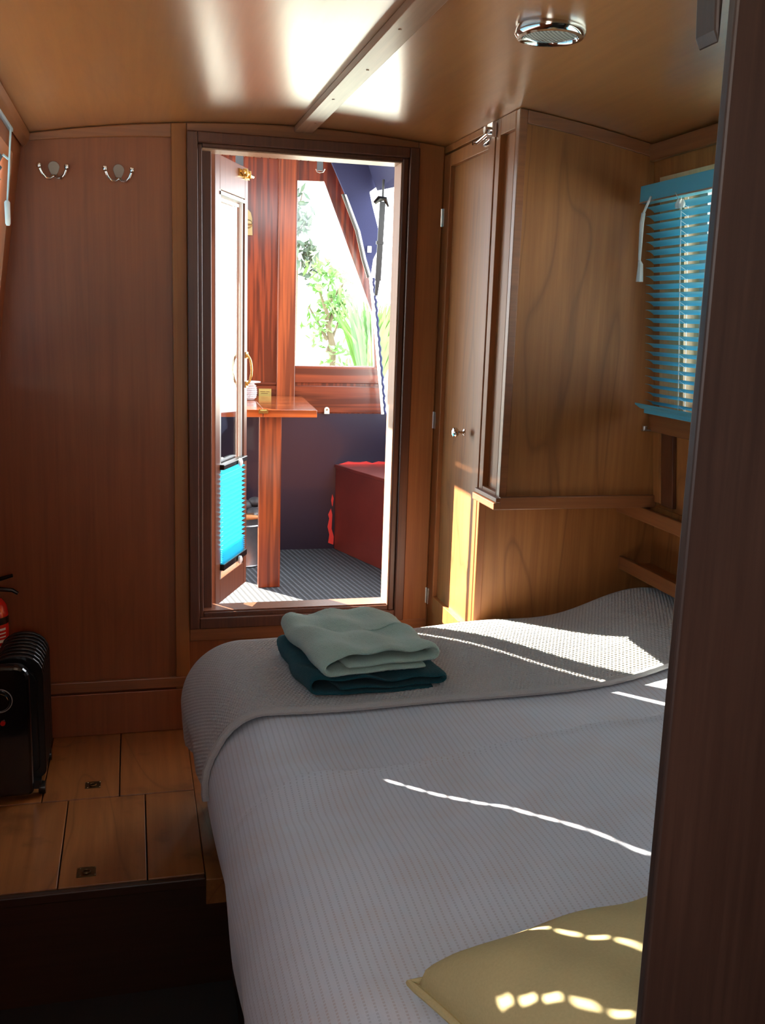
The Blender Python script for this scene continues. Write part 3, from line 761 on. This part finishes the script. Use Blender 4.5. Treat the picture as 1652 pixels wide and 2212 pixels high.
m.tube([(-.287, 2.59, 1.858), (-.276, 2.60, 1.850)], .003, 6)
m.build('pull_cord', plain('cord_grey', (.45, .55, .6), .6), lb, smooth=True)
m = MB(); m.tube([(-.283, 2.60, 1.755), (-.283, 2.60, 1.751), (-.283, 2.60, 1.702), (-.283, 2.60, 1.697)], [.004, .0068, .0062, .004], 10)
m.build('cord_toggle', WHITE, lb, smooth=True, label='white plastic cord pull')

# ------------------------------------------------------------------ shelves on the right
def shelf(name, label, xf, xb, y0, y1, zt, h, mat):
    r = root(name, label, 'shelf', ((xf+xb)/2, (y0+y1)/2, zt-h))
    MB().box(xf, xf+.014, y0, y1, zt-h, zt).build('fiddle_rail', TRIMY, r, bevel=.002)
    MB().box(xf+.014, xb, y0, y1, zt-h, zt-h+.012).build('shelf_board', mat, r)
    return r
shelf('wall_shelf', 'narrow upper wooden shelf with a raised lip under the window', 1.285, 1.404, .62, 2.419, 1.043, .036, VEN)
shelf('wall_shelf', 'narrow lower wooden shelf with a raised lip just above the bed', 1.304, 1.404, .62, 2.419, .880, .036, VEN)

# ------------------------------------------------------------------ downlight
dxl, dyl = .722, 1.735; zl = zc(dxl)
dlr = root('ceiling_downlight', 'round recessed downlight with a chrome rim in the ceiling', 'light', (dxl, dyl, zl-.02))
m = MB(); m.lathe([(.060, zl+.005), (.0625, zl-.002), (.0625, zl-.008), (.058, zl-.014), (.050, zl-.015), (.047, zl-.010), (.047, zl+.004)], (dxl, dyl, 0), n=48); m.build('bezel', CHROME, dlr, smooth=True)
m = MB(); m.lathe([(.0465, zl-.004), (.0465, zl-.010), (.03, zl-.0125), (.001, zl-.0135)], (dxl, dyl, 0), n=40); m.build('lens', LENS, dlr, smooth=True, label='prismatic glass lens')

# ------------------------------------------------------------------ coat hooks
def hook(x, z, label):
    r = root('coat_hook', label, 'hook', (x, BY, z-.02), 'double coat hooks on the bulkhead')
    m = MB(); P = []
    for k in range(28):
        a = 2*PI*k/28; rr = .0145
        u = math.sin(a)*rr; w_ = math.cos(a)*rr
        if w_ < 0: u *= (1-.35*(-w_/rr)); w_ *= 1.75
        P.append((x+u, z+.006+w_))
    m.prism(P, 'y', BY-.004, BY-.0002); m.build('back_plate', PLATE, r, bevel=.0008)
    for s in (-1, 1):
        pts = [(x+s*.003, BY-.006, z-.017), (x+s*.010, BY-.014, z-.024), (x+s*.019, BY-.024, z-.024), (x+s*.028, BY-.032, z-.015), (x+s*.033, BY-.036, z-.003)]
        m = MB(); m.tube(pts, [.0045, .0042, .004, .004, .004], 10)
        m.lathe([(.001, -.007), (.0055, -.005), (.0072, 0), (.0055, .005), (.001, .007)], (x+s*.0345, BY-.038, z+.004), 'z', 12)
        m.build('prong', CHROME, r, smooth=True)
    return r
hook(-.1915, 1.866, 'chrome double coat hook nearer the left wall')
hook(-.0260, 1.869, 'chrome double coat hook nearer the doorway')

# ------------------------------------------------------------------ oil radiator
rad = root('oil_radiator', 'black oil-filled radiator standing on the raised floor at the left', 'heater', (-.34, 2.6, .27))
def rrect(cx, w, z0, z1, r, n=6):
    P = []
    for (sx, zz_, a0) in ((1, z1-r, 0), (-1, z1-r, PI/2), (-1, z0+r*.4, PI), (1, z0+r*.4, 3*PI/2)):
        rr = r if zz_ > (z0+z1)/2 else r*.4
        for k in range(n): 
            a = a0+PI/2*k/(n-1); P.append((cx+sx*(w/2-rr)+rr*math.cos(a), zz_+rr*math.sin(a)))
    return P
for k in range(8):
    y = 2.510+k*.027
    m = MB(); m.prism(rrect(-.295, .126, .31, .645, .055), 'y', y, y+.012); m.prism(rrect(-.295, .095, .33, .61, .04), 'y', y-.007, y+.019)
    m.build('fin', BLACK, rad, bevel=.003)
m = MB(); m.prism(rrect(-.332, .142, .285, .632, .035), 'y', 2.462, 2.500); cp = m.build('control_panel', GLOSSB, rad, bevel=.008)
m = MB(); m.lathe([(.022, 2.450), (.026, 2.456), (.026, 2.462)], (-.333, 0, .545), 'y', 28); m.build('dial', GLOSSB, cp, smooth=True)
m = MB(); m.tube([(-.333+.030*math.cos(a), 2.4612, .545+.030*math.sin(a)) for a in np.linspace(0, 2*PI, 33)], .0012, 6, cap=False); m.build('dial_ring', GREYM, cp, smooth=True)
m = MB(); m.lathe([(.006, 2.456), (.0065, 2.462)], (-.327, 0, .487), 'y', 14); m.build('switch', RED, cp, label='small red round switch')
for y in (2.50, 2.70):
    m = MB(); m.box(-.375, -.245, y-.012, y+.012, .29, .312)
    for x in (-.375, -.243): m.lathe([(.016, x-.008), (.017, x), (.016, x+.008)], (0, y, .288), 'x', 16)
    m.build('castor_foot', BLACK, rad, smooth=True)

# ------------------------------------------------------------------ fire extinguisher
ex, ey = -.388, 2.795
fe = root('fire_extinguisher', 'red fire extinguisher with black levers behind the black heater', 'extinguisher', (ex, ey, .27))
m = MB(); m.lathe([(.040, .272), (.044, .28), (.044, .675), (.040, .698), (.028, .714), (.014, .720), (.014, .728)], (ex, ey, 0), n=32); cyl = m.build('cylinder', RED, fe, smooth=True)
m = MB(); m.lathe([(.0446, .648), (.0446, .668)], (ex, ey, 0), n=32); m.build('label_band', BLACK, cyl, smooth=True)
m = MB(); 
for z, h in ((.632, .006), (.622, .003), (.612, .003), (.598, .008), (.584, .005), (.566, .009)):
    m.add([(ex+.0448*math.sin(a), ey-.0448*math.cos(a), zz_) for zz_ in (z, z+h) for a in np.linspace(-.1, 1.0, 9)], [(i, i+1, i+10, i+9) for i in range(8)])
m.build('label_print', LABEL, cyl, solid=.0004)
m = MB(); m.tube([(ex-.03, ey, .74), (ex+.02, ey-.005, .743), (ex+.058, ey-.01, .740), (ex+.072, ey-.01, .730)], [.008, .007, .006, .005], 8); m.build('lower_lever', BLACK, fe, smooth=True)
m = MB(); m.tube([(ex-.03, ey, .755), (ex+.015, ey-.005, .768), (ex+.06, ey-.01, .782)], [.007, .006, .005], 8); m.build('upper_lever', BLACK, fe, smooth=True)
m = MB(); m.lathe([(.013, .728), (.013, .76)], (ex, ey, 0), n=14); m.build('valve', BLACK, fe, smooth=True)

# ------------------------------------------------------------------ near partition
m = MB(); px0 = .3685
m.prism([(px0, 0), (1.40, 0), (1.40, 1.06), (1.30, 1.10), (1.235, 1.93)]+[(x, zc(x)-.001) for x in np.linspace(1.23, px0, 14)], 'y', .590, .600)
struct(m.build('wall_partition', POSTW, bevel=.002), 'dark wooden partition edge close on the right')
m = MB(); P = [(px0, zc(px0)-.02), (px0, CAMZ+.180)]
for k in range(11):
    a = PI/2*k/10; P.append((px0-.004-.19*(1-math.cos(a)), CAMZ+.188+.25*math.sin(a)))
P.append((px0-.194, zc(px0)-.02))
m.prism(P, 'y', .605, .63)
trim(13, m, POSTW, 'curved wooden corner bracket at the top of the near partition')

# ================================================================== cockpit beyond the doorway
CF = .395; CY = 4.61
struct(MB().box(-.6, 1.9, BY+.045, CY+.05, CF-.03, CF).build('floor', MAT), 'ribbed dark rubber matting on the cockpit floor', 'floor')
# far wall: navy lower, wooden upper with the window cut
struct(MB().box(.02, 1.5, CY, CY+.04, CF-.03, 1.056).build('wall_cockpit_lower', NAVYP), 'navy painted lower wall at the far end of the cockpit')
m = MB()
m.box(.02, .655, CY+.004, CY+.04, 1.056, 2.20)
m.box(.655, .738, CY+.01, CY+.04, 1.056, 2.20)
hole = [(.734, 2.107), (.861, 2.111), (1.106, 1.524), (1.122, 1.281), (.738, 1.279)]
m.prism([(.655, 1.056), (1.172, 1.056), (1.145, 1.281), (.655, 1.279)], 'y', CY, CY+.035)
m.prism([(.734, 2.107), (.734, 2.20), (.93, 2.20), (.957, 2.16), (.861, 2.111)], 'y', CY, CY+.035)
m.prism([(.861, 2.111), (.957, 2.16), (1.075, 1.777), (1.115, 1.55), (1.106, 1.524)], 'y', CY, CY+.035)
m.prism([(1.106, 1.524), (1.115, 1.55), (1.145, 1.281), (1.122, 1.281)], 'y', CY, CY+.035)
struct(m.build('wall_windscreen', SAP), 'striped red-brown wooden windscreen wall of the cockpit')
m = MB(); m.box(.652, .737, CY-.018, CY+.012, 1.110, 2.20); trim(14, m, SAPP, 'lighter wooden post left of the windscreen window')
m = MB(); m.box(.02, .652, CY-.012, CY+.006, 1.187, 1.200); trim(15, m, SAPX, 'thin wooden moulding across the left of the windscreen wall')
m = MB(); m.box(.737, 1.150, CY-.012, CY+.001, 1.200, 1.279); m.box(.02, 1.160, CY-.006, CY+.001, 1.060, 1.187); trim(16, m, SAPX, 'wooden rail under the windscreen window')
w3 = root('window_3', 'tapering windscreen window looking out on greenery', 'window', (.95, CY+.02, 1.28)); w3['kind'] = 'structure'
m = MB(); m.prism(hole, 'y', CY+.028, CY+.031); m.build('pane', GLASS, w3)
# cockpit sides and roof
struct(MB().box(-.34, -.30, BY+.05, CY+.04, CF, .98).build('wall_left', NAVYP), 'low navy side of the cockpit on the left')
struct(MB().box(1.34, 1.38, BY+.05, CY+.04, CF, 1.056).build('wall_right', NAVYP), 'low navy side of the cockpit on the right')
m = MB(); m.box(-.12, .90, 4.15, CY+.16, 2.200, 2.222)
GROO = [x for x in np.arange(-.12, .88, .035)]
for x in GROO: m.box(x, x+.028, 4.15, CY+.16, 2.194, 2.200)
struct(m.build('ceiling', SAPP), 'tongue and groove wooden roof over the windscreen', 'ceiling')
# canvas hood
hd = root('canvas_hood', 'navy canvas cockpit hood with a zip along the windscreen', 'hood', (.5, 3.8, 2.2))
m = MB(); nn = 12
xs_ = np.linspace(-.20, 1.17, nn)
def hz_(x, y): return 2.205+.05*math.sin(PI*(x+.2)/1.37)-.03*max(0, (3.3-y))
vs = [(x, y, hz_(x, y)) for x in xs_ for y in (2.93, 3.4, 4.0, 4.62)]
fs = [(i*4+j, (i+1)*4+j, (i+1)*4+j+1, i*4+j+1) for i in range(nn-1) for j in range(3)]
m.add(vs, fs); m.build('hood_roof', CANV, hd, solid=.004, smooth=True)
m = MB(); m.add([(1.13, 2.93, 2.22), (1.13, 2.93, 1.98), (1.085, 4.50, 2.072), (1.03, 4.53, 2.22), (1.13, 2.93, 2.22)][:4], [(0, 1, 2, 3)]); m.build('side_valance', CANV, hd, solid=.004)
m = MB(); m.add([(-.20, 2.93, 2.20), (-.20, 2.93, 2.135), (-.20, 4.15, 2.135), (-.20, 4.15, 2.20)], [(0, 1, 2, 3)]); m.build('left_sun_stop', CANV, hd, solid=.004)  # unseen strip added at the hood's left edge to cut off the sun
# the camera frame (needed once here to shape the flap from measured directions)
f_ = 2126.
Yc = np.array([-543, -434, f_]); Yc = Yc/np.linalg.norm(Yc)
Dc = np.array([-348, 10854, f_]); Dc = Dc/np.linalg.norm(Dc); Dc = Dc-Dc.dot(Yc)*Yc; Dc /= np.linalg.norm(Dc)
Xc = np.cross(Dc, Yc)
# flap of canvas beside the windscreen (x, z) outline at y ~ 4.5
flap = [(0.8739, 2.1836), (0.9403, 2.0493), (1.0086, 1.8921), (1.0445, 1.7713), (1.0687, 1.6898), (1.0793, 1.7729), (1.1101, 1.8359), (1.1016, 1.8968), (1.0654, 2.0165), (1.0531, 2.066), (1.0826, 2.0878), (1.0789, 2.2072)]
m = MB(); m.prism(flap, 'y', 4.515, 4.530); m.build('side_flap', CANV, hd, bevel=.003)
zl_ = [(0.9378, 2.0478), (1.0059, 1.8911), (1.0374, 1.7704), (1.0658, 1.6893), (1.0827, 1.5652), (1.1034, 1.3974), (1.1243, 1.2267), (1.143, 1.0641)]
m = MB(); m.tube([(x-.012, 4.50, z) for x, z in zl_[:4]], .007, 6); m.build('flap_binding', BLACK, hd, smooth=True)
m = MB()
for k in range(len(zl_)-1):
    (xa, za), (xb, zb_) = zl_[k], zl_[k+1]
    m.hexa([(xa-.006, 4.505, za), (xa+.006, 4.505, za), (xa+.006, 4.512, za), (xa-.006, 4.512, za)], [(xb-.006, 4.505, zb_), (xb+.006, 4.505, zb_), (xb+.006, 4.512, zb_), (xb-.006, 4.512, zb_)])
m.build('zip_tape', WHITE, hd, label='pale zip tape')
m = MB(); pts = []
L = zl_[3:]
for k in range(61):
    t_ = k/60*(len(L)-1); i = min(int(t_), len(L)-2); q = t_-i
    pts.append((L[i][0]+(L[i+1][0]-L[i][0])*q+.014+.003*math.sin(k*1.6), 4.512, L[i][1]+(L[i+1][1]-L[i][1])*q))
m.tube(pts, .0065, 6); m.build('scalloped_edge', CANV, hd, smooth=True)
m = MB(); m.box(1.045, 1.063, 4.492, 4.50, 1.80, 1.828); m.build('zip_pull', STEEL, hd)
# straps
sp = root('black_strap', 'black webbing strap knotted and hanging by the right side of the hood', 'strap', (1.0, 4.0, 1.6))
m = MB(); sx, sy = 1.000, 4.05
m.hexa([(sx-.012, sy, 1.975), (sx+.012, sy, 1.975), (sx+.012, sy+.004, 1.975), (sx-.012, sy+.004, 1.975)], [(sx-.022, sy, 1.66), (sx+.002, sy, 1.66), (sx+.002, sy+.004, 1.66), (sx-.022, sy+.004, 1.66)])
m.build('webbing', BLACK, sp)
m = MB(); m.tube([(sx-.035, sy, 1.965), (sx-.015, sy, 1.985), (sx+.01, sy, 1.985), (sx+.025, sy, 1.955)], [.008, .012, .010, .004], 8); m.tube([(sx, sy, 2.06), (sx, sy, 1.98)], .005, 6); m.build('knot', BLACK, sp, smooth=True)
m = MB(); m.box(sx-.022, sx+.008, sy-.003, sy+.006, 1.805, 1.818); m.build('buckle', BLACK, sp); m = MB(); m.hexa([(sx-.020, sy, 1.66), (sx-.002, sy, 1.66), (sx-.002, sy+.004, 1.66), (sx-.020, sy+.004, 1.66)], [(sx-.022, sy, 1.60), (sx-.010, sy, 1.60), (sx-.010, sy+.004, 1.60), (sx-.022, sy+.004, 1.60)]); m.build('strap_end', BLACK, sp)
sp = root('black_strap', 'short black webbing strap with a metal loop above the windscreen window', 'strap', (.63, 3.5, 1.98))
m = MB(); m.box(.628, .649, 3.5, 3.504, 2.00, 2.2); m.build('webbing', BLACK, sp)
m = MB(); m.tube([(.624, 3.5, 2.004), (.628, 3.5, 1.996), (.638, 3.5, 1.993), (.650, 3.5, 1.996), (.655, 3.5, 2.006)], .002, 6); m.build('metal_loop', STEEL, sp, smooth=True)
tag(MB().box(.350, .376, 3.5, 3.504, 1.90, 2.2).build('black_strap', BLACK), 'wide black strap hanging just behind the top of the glazed door', 'strap')

# table
tb = root('drop_leaf_table', 'glossy striped wooden table on a single flat post in the cockpit', 'table', (.4, 4.1, CF))
m = MB(); m.prism([(.03, 3.90), (.500, 3.90), (.530, 4.58), (.03, 4.58)], 'z', 1.108, 1.138); m.build('table_top', TABX, tb, bevel=.002)
m = MB(); m.prism([(.502, 3.90), (.718, 3.90), (.770, 4.58), (.532, 4.58)], 'z', 1.108, 1.138); m.build('table_leaf', TABX, tb, bevel=.002)
MB().box(.492, .582, 3.945, 3.975, CF, 1.108).build('post', SAPP, tb, bevel=.003)
m = MB(); m.box(.482, .520, 3.892, 3.901, 1.124, 1.1395); m.tube([(.488, 3.893, 1.136), (.514, 3.893, 1.136)], .004, 8); m.box(.485, .517, 3.895, 3.915, 1.138, 1.1395); m.build('hinge', BRASS, tb, smooth=True)
# jar, plate, fittings
jr = root('glass_jar', 'ribbed clear glass jar standing on the cockpit table', 'jar', (.492, 4.36, 1.1385))
prof = [(.020, 1.139), (.030, 1.141)]
for k in range(7): prof += [(.033+.006*math.sin(PI*(k+.2)/7), 1.146+k*.0085), (.036+.006*math.sin(PI*(k+.5)/7), 1.150+k*.0085)]
prof += [(.030, 1.206), (.029, 1.212)]
m = MB(); m.lathe(prof, (.492, 4.36, 0), n=32); m.build('jar_body', JARM, jr, smooth=True)
m = MB(); m.lathe([(.030, 1.2125), (.050, 1.216), (.049, 1.219), (.028, 1.2165)], (.498, 4.36, 0), n=28); m.build('rim_dish', WHITE, jr, smooth=True, label='flat flared pale lid')
pl = root('brass_plate', 'small engraved yellow-brass plate on the windscreen wall behind the jar', 'plate', (.6, CY-.01, 1.122))
MB().box(.570, .628, CY-.010, CY-.006, 1.120, 1.170).build('plate', plain('aged_plate', (.42, .33, .10), .4, .6), pl)
m = MB()
for z, a, b_ in ((1.155, .577, .600), (1.155, .604, .620), (1.147, .580, .612), (1.133, .574, .624), (1.131, .59, .61)): m.box(a, b_, CY-.0108, CY-.0099, z, z+.003)
m.build('engraving', OLDBR, pl)
m = MB(); m.prism([(.480, 1.857), (.536, 1.857), (.534, 1.93), (.528, 1.955), (.508, 1.975), (.490, 1.955), (.482, 1.93)], 'y', CY-.012, CY+.003); m.lathe([(.014, CY-.03), (.020, CY-.012)], (.516, 0, 1.905), 'y', 16); m.tube([(.50, CY-.03, 1.90), (.532, CY-.03, 1.90)], .005, 8)
tag(m.build('brass_wall_fitting', plain('dull_brass', (.38, .30, .15), .35, .8), smooth=True), 'dull brass fitting on the windscreen wall just right of the glazed door', 'fitting')
ff = root('deck_socket', 'small rounded cream tab on the ledge under the windscreen window', 'fitting', (.892, CY, 1.06))
m = MB(); m.prism([(.880, 1.056), (.904, 1.056)]+[(.892+.012*math.cos(a), 1.076+.012*math.sin(a)) for a in np.linspace(0, PI, 9)], 'y', CY-.02, CY-.012); m.build('tab', plain('cream', (.7, .62, .48), .5), ff)
m = MB(); m.lathe([(.0035, CY-.0235), (.0035, CY-.018)], (.892, 0, 1.076), 'y', 10); m.build('screw', OLDBR, ff)
# bucket
bx_, by_ = .478, 4.36
bk = root('metal_bucket', 'galvanised bucket full of coal behind the table post', 'bucket', (bx_, by_, CF))
m = MB(); prof = [(.080, CF+.001), (.084, CF+.006), (.080, CF+.012), (.092, CF+.185), (.096, CF+.19), (.093, CF+.195), (.096, CF+.20), (.100, CF+.25), (.103, CF+.254), (.098, CF+.252), (.090, CF+.19), (.07, CF+.02)]
m.lathe(prof, (bx_, by_, 0), n=40); m.build('pail', GALV, bk, smooth=True)
m = MB(); m.tube([(bx_+.1*math.cos(a), by_-.085*math.sin(a)-.02, CF+.235-.0*math.sin(a)) for a in np.linspace(0, PI, 17)], .003, 6); m.build('bail', STEEL, bk, smooth=True)
m = MB(); m.tube([(bx_-.045, by_-.108, CF+.236), (bx_-.02, by_-.108, CF+.236), (bx_+.02, by_-.108, CF+.236), (bx_+.05, by_-.106, CF+.236)], [.009, .013, .012, .008], 12); m.build('grip', plain('turned_grip', (.5, .22, .08), .4), bk, smooth=True, label='turned wooden grip')
for k, (dx_, dy_, dz_, r_) in enumerate([(-.03, -.04, .262, .038), (.035, -.045, .258, .036), (.0, .02, .285, .040), (.055, .02, .300, .032)]):
    bm = bmesh.new(); bmesh.ops.create_icosphere(bm, subdivisions=3, radius=r_)
    for v in bm.verts: v.co *= 1+.12*math.sin(40*v.co.x+k)+.08*math.sin(70*v.co.y+2*k); v.co.z *= .72
    me = bpy.data.meshes.new('coal_lump'); bm.to_mesh(me); bm.free(); me.materials.append(STONE)
    for p in me.polygons: p.use_smooth = True
    o = bpy.data.objects.new('coal_lump', me); COL.objects.link(o); o.location = (bx_+dx_, by_+dy_, CF+dz_-.02)
    lab = ['left front lump of coal in the bucket, by the glazed door', 'front lump of coal in the bucket, above the wooden grip', 'middle lump of coal heaped in the bucket', 'topmost lump of coal, right at the table post'][k]
    tag(o, lab, 'coal', 'lumps of coal in the bucket')
# red locker
lk = root('cockpit_locker', 'dark red painted locker box at the right of the cockpit', 'locker', (1.15, 4.1, CF))
m = MB(); m.prism([(.944, CY-.002), (1.300, 3.45), (1.338, 3.45), (1.338, CY-.002)], 'z', CF, .795); m.build('locker_body', REDB, lk, bevel=.002)
m = MB(); m.prism([(.938, CY-.002), (1.295, 3.445), (1.338, 3.445), (1.338, CY-.002)], 'z', .796, .812); m.build('locker_lid', REDB, lk, bevel=.002)
m = MB(); P1 = [(.975+.03*k, .812+.004+.010*abs(math.sin(k*1.9))) for k in range(12)]; m.prism([(.960, .812)]+P1+[(1.32, .812)], 'y', CY-.006, CY-.0015)
m.prism([(.940, CF+.02), (.915, CF+.03), (.920, CF+.07), (.910, CF+.11), (.918, CF+.15), (.912, CF+.17), (.925, CF+.20), (.932, CF+.17), (.930, CF+.10), (.942, CF+.06)], 'y', CY-.004, CY-.001)
m.prism([(.932, CF+.21), (.925, CF+.24), (.930, CF+.27), (.937, CF+.25)], 'y', CY-.004, CY-.001)
m.build('paint_edge', REDP, lk, label='bright red paint edge')

# ------------------------------------------------------------------ outside
struct(MB().box(-40, 40, -25, 60, -.9, -.6).build('ground', GROUND), 'pale sunlit bank outside', 'ground')
def bush(name, label, c, r, n, size, mat, stem=True, grass=False, seed=1):
    rg = random.Random(seed); r0 = root(name, label, 'plant', (c[0], c[1], -.6)); m = MB()
    blobs = [(Vector((rg.uniform(-1, 1)*r[0]*.6, rg.uniform(-1, 1)*r[1]*.5, rg.uniform(-1, 1)*r[2]*.75)), rg.uniform(.25, .5)) for _ in range(9)]
    for k in range(n):
        if grass:
            a = rg.uniform(0, 2*PI); b_ = Vector((math.cos(a)*r[0]*.3*rg.random(), math.sin(a)*r[1]*.3, -r[2]))
            tip = b_+Vector((math.cos(a)*r[0]*rg.uniform(.2, 1), math.sin(a)*r[1]*rg.random(), r[2]*rg.uniform(1.2, 2.1)))
            mid = (b_+tip)/2+Vector((0, 0, r[2]*.3)); s = Vector((size*.35, size*.1, 0)); C_ = Vector(c)
            m.add([tuple(C_+b_-s), tuple(C_+b_+s), tuple(C_+mid+s), tuple(C_+mid-s), tuple(C_+tip)], [(0, 1, 2, 3), (3, 2, 4)])
        else:
            bc_, br = rg.choice(blobs); d = Vector((rg.gauss(0, 1), rg.gauss(0, 1), rg.gauss(0, 1))).normalized()*br*rg.random()**.4
            p = Vector(c)+bc_+Vector((d.x*r[0], d.y*r[1], d.z*r[2]))
            u = Vector((rg.gauss(0, 1), rg.gauss(0, 1), rg.gauss(0, 1))).normalized()*size; w_ = u.orthogonal().normalized()*size*.45
            m.add([tuple(p-u), tuple(p+w_), tuple(p+u), tuple(p-w_)], [(0, 1, 2, 3)])
    m.build('foliage', mat, r0)
    if stem:
        m = MB(); m.tube([(c[0], c[1], -.6), (c[0]+.05, c[1], c[2]-r[2]*.5), (c[0]-.02, c[1], c[2])], [.05, .035, .02], 8)
        for k in range(5): a = rg.uniform(0, 6); m.tube([(c[0], c[1], c[2]-r[2]*.6+k*r[2]*.2), (c[0]+r[0]*.5*math.cos(a), c[1]+r[1]*.4*math.sin(a), c[2]+k*r[2]*.15)], [.02, .008], 6)
        m.build('stem', BARK, r0, smooth=True)
    return r0
bush('shrub', 'leafy green shrub seen through the windscreen window', (1.74, 9.0, 1.52), (.36, .35, .55), 420, .050, LEAFM, seed=3)
bush('grass_clump', 'clump of long green blades at the lower right of the windscreen window', (1.96, 8.2, 1.32), (.31, .27, .34), 200, .06, LEAFM, stem=False, grass=True, seed=5)
bush('distant_tree', 'faint grey-green tree at the left edge of the windscreen window', (2.35, 15.0, 3.0), (.55, .5, 1.3), 500, .10, DLEAF, seed=8)

# ------------------------------------------------------------------ light
W = bpy.data.worlds.new('world'); sc.world = W; W.use_nodes = True; t = W.node_tree; t.nodes.clear()
o_ = t.nodes.new('ShaderNodeOutputWorld'); bg = t.nodes.new('ShaderNodeBackground'); t.links.new(bg.outputs[0], o_.inputs[0])
bg.inputs[0].default_value = (.92, .96, 1.0, 1); bg.inputs[1].default_value = 6.5
su = bpy.data.lights.new('sun', 'SUN'); su.energy = 48; su.angle = .006; su.color = (1, .93, .82)
so = bpy.data.objects.new('sun', su); COL.objects.link(so)
sd = Vector((1, -1.3, -1.0)).normalized()
so.rotation_euler = sd.to_track_quat('-Z', 'Y').to_euler(); so.location = (-5, 8, 6)
def portal(name, loc, size, dirn):
    a = bpy.data.lights.new(name, 'AREA'); a.shape = 'RECTANGLE'; a.size, a.size_y = size; a.energy = 1
    a.cycles.is_portal = True
    ob = bpy.data.objects.new(name, a); COL.objects.link(ob); ob.location = loc
    ob.rotation_euler = Vector(dirn).to_track_quat('-Z', 'Y').to_euler(); return ob
portal('portal_aft', ((AX0+AX1)/2, AFT-.05, (AZ0+AZ1)/2), (AX1-AX0, AZ1-AZ0), (0, 1, 0))
portal('portal_right', (1.34, (WR[0]+WR[1])/2, 1.57), (1.25, .55), (-1, 0, 0))
portal('portal_left', (-.42, 1.895, 1.6), (1.7, .60), (1, 0, 0))
portal('portal_fill', (-.46, (HL[0]+HL[1])/2, (HL[2]+HL[3])/2), (HL[1]-HL[0], HL[3]-HL[2]+.05), (1, 0, 0))
portal('portal_cockpit_left', (-.36, 3.77, 1.6), (1.7, 1.25), (1, 0, 0))
portal('portal_cockpit_right', (1.40, 3.77, 1.6), (1.7, 1.1), (-1, 0, 0))
portal('portal_windscreen', (.96, CY+.06, 1.7), (.5, .85), (0, -1, 0))

# ------------------------------------------------------------------ camera
cam = bpy.data.cameras.new('camera'); co = bpy.data.objects.new('camera', cam); COL.objects.link(co); sc.camera = co
cam.sensor_fit = 'VERTICAL'; cam.sensor_height = 24; cam.lens = 24*f_/2212
R3 = Matrix(((Xc[0], -Xc[1], -Xc[2]), (Yc[0], -Yc[1], -Yc[2]), (-Dc[0], Dc[1], Dc[2])))
co.matrix_world = Matrix.Translation((0, 0, CAMZ)) @ R3.to_4x4()
cam.clip_start = .02
sc.view_settings.view_transform = 'Standard'; sc.view_settings.look = 'None'
sc.view_settings.gamma = 1; sc.view_settings.exposure = 0.35; sc.view_settings.use_curve_mapping = False
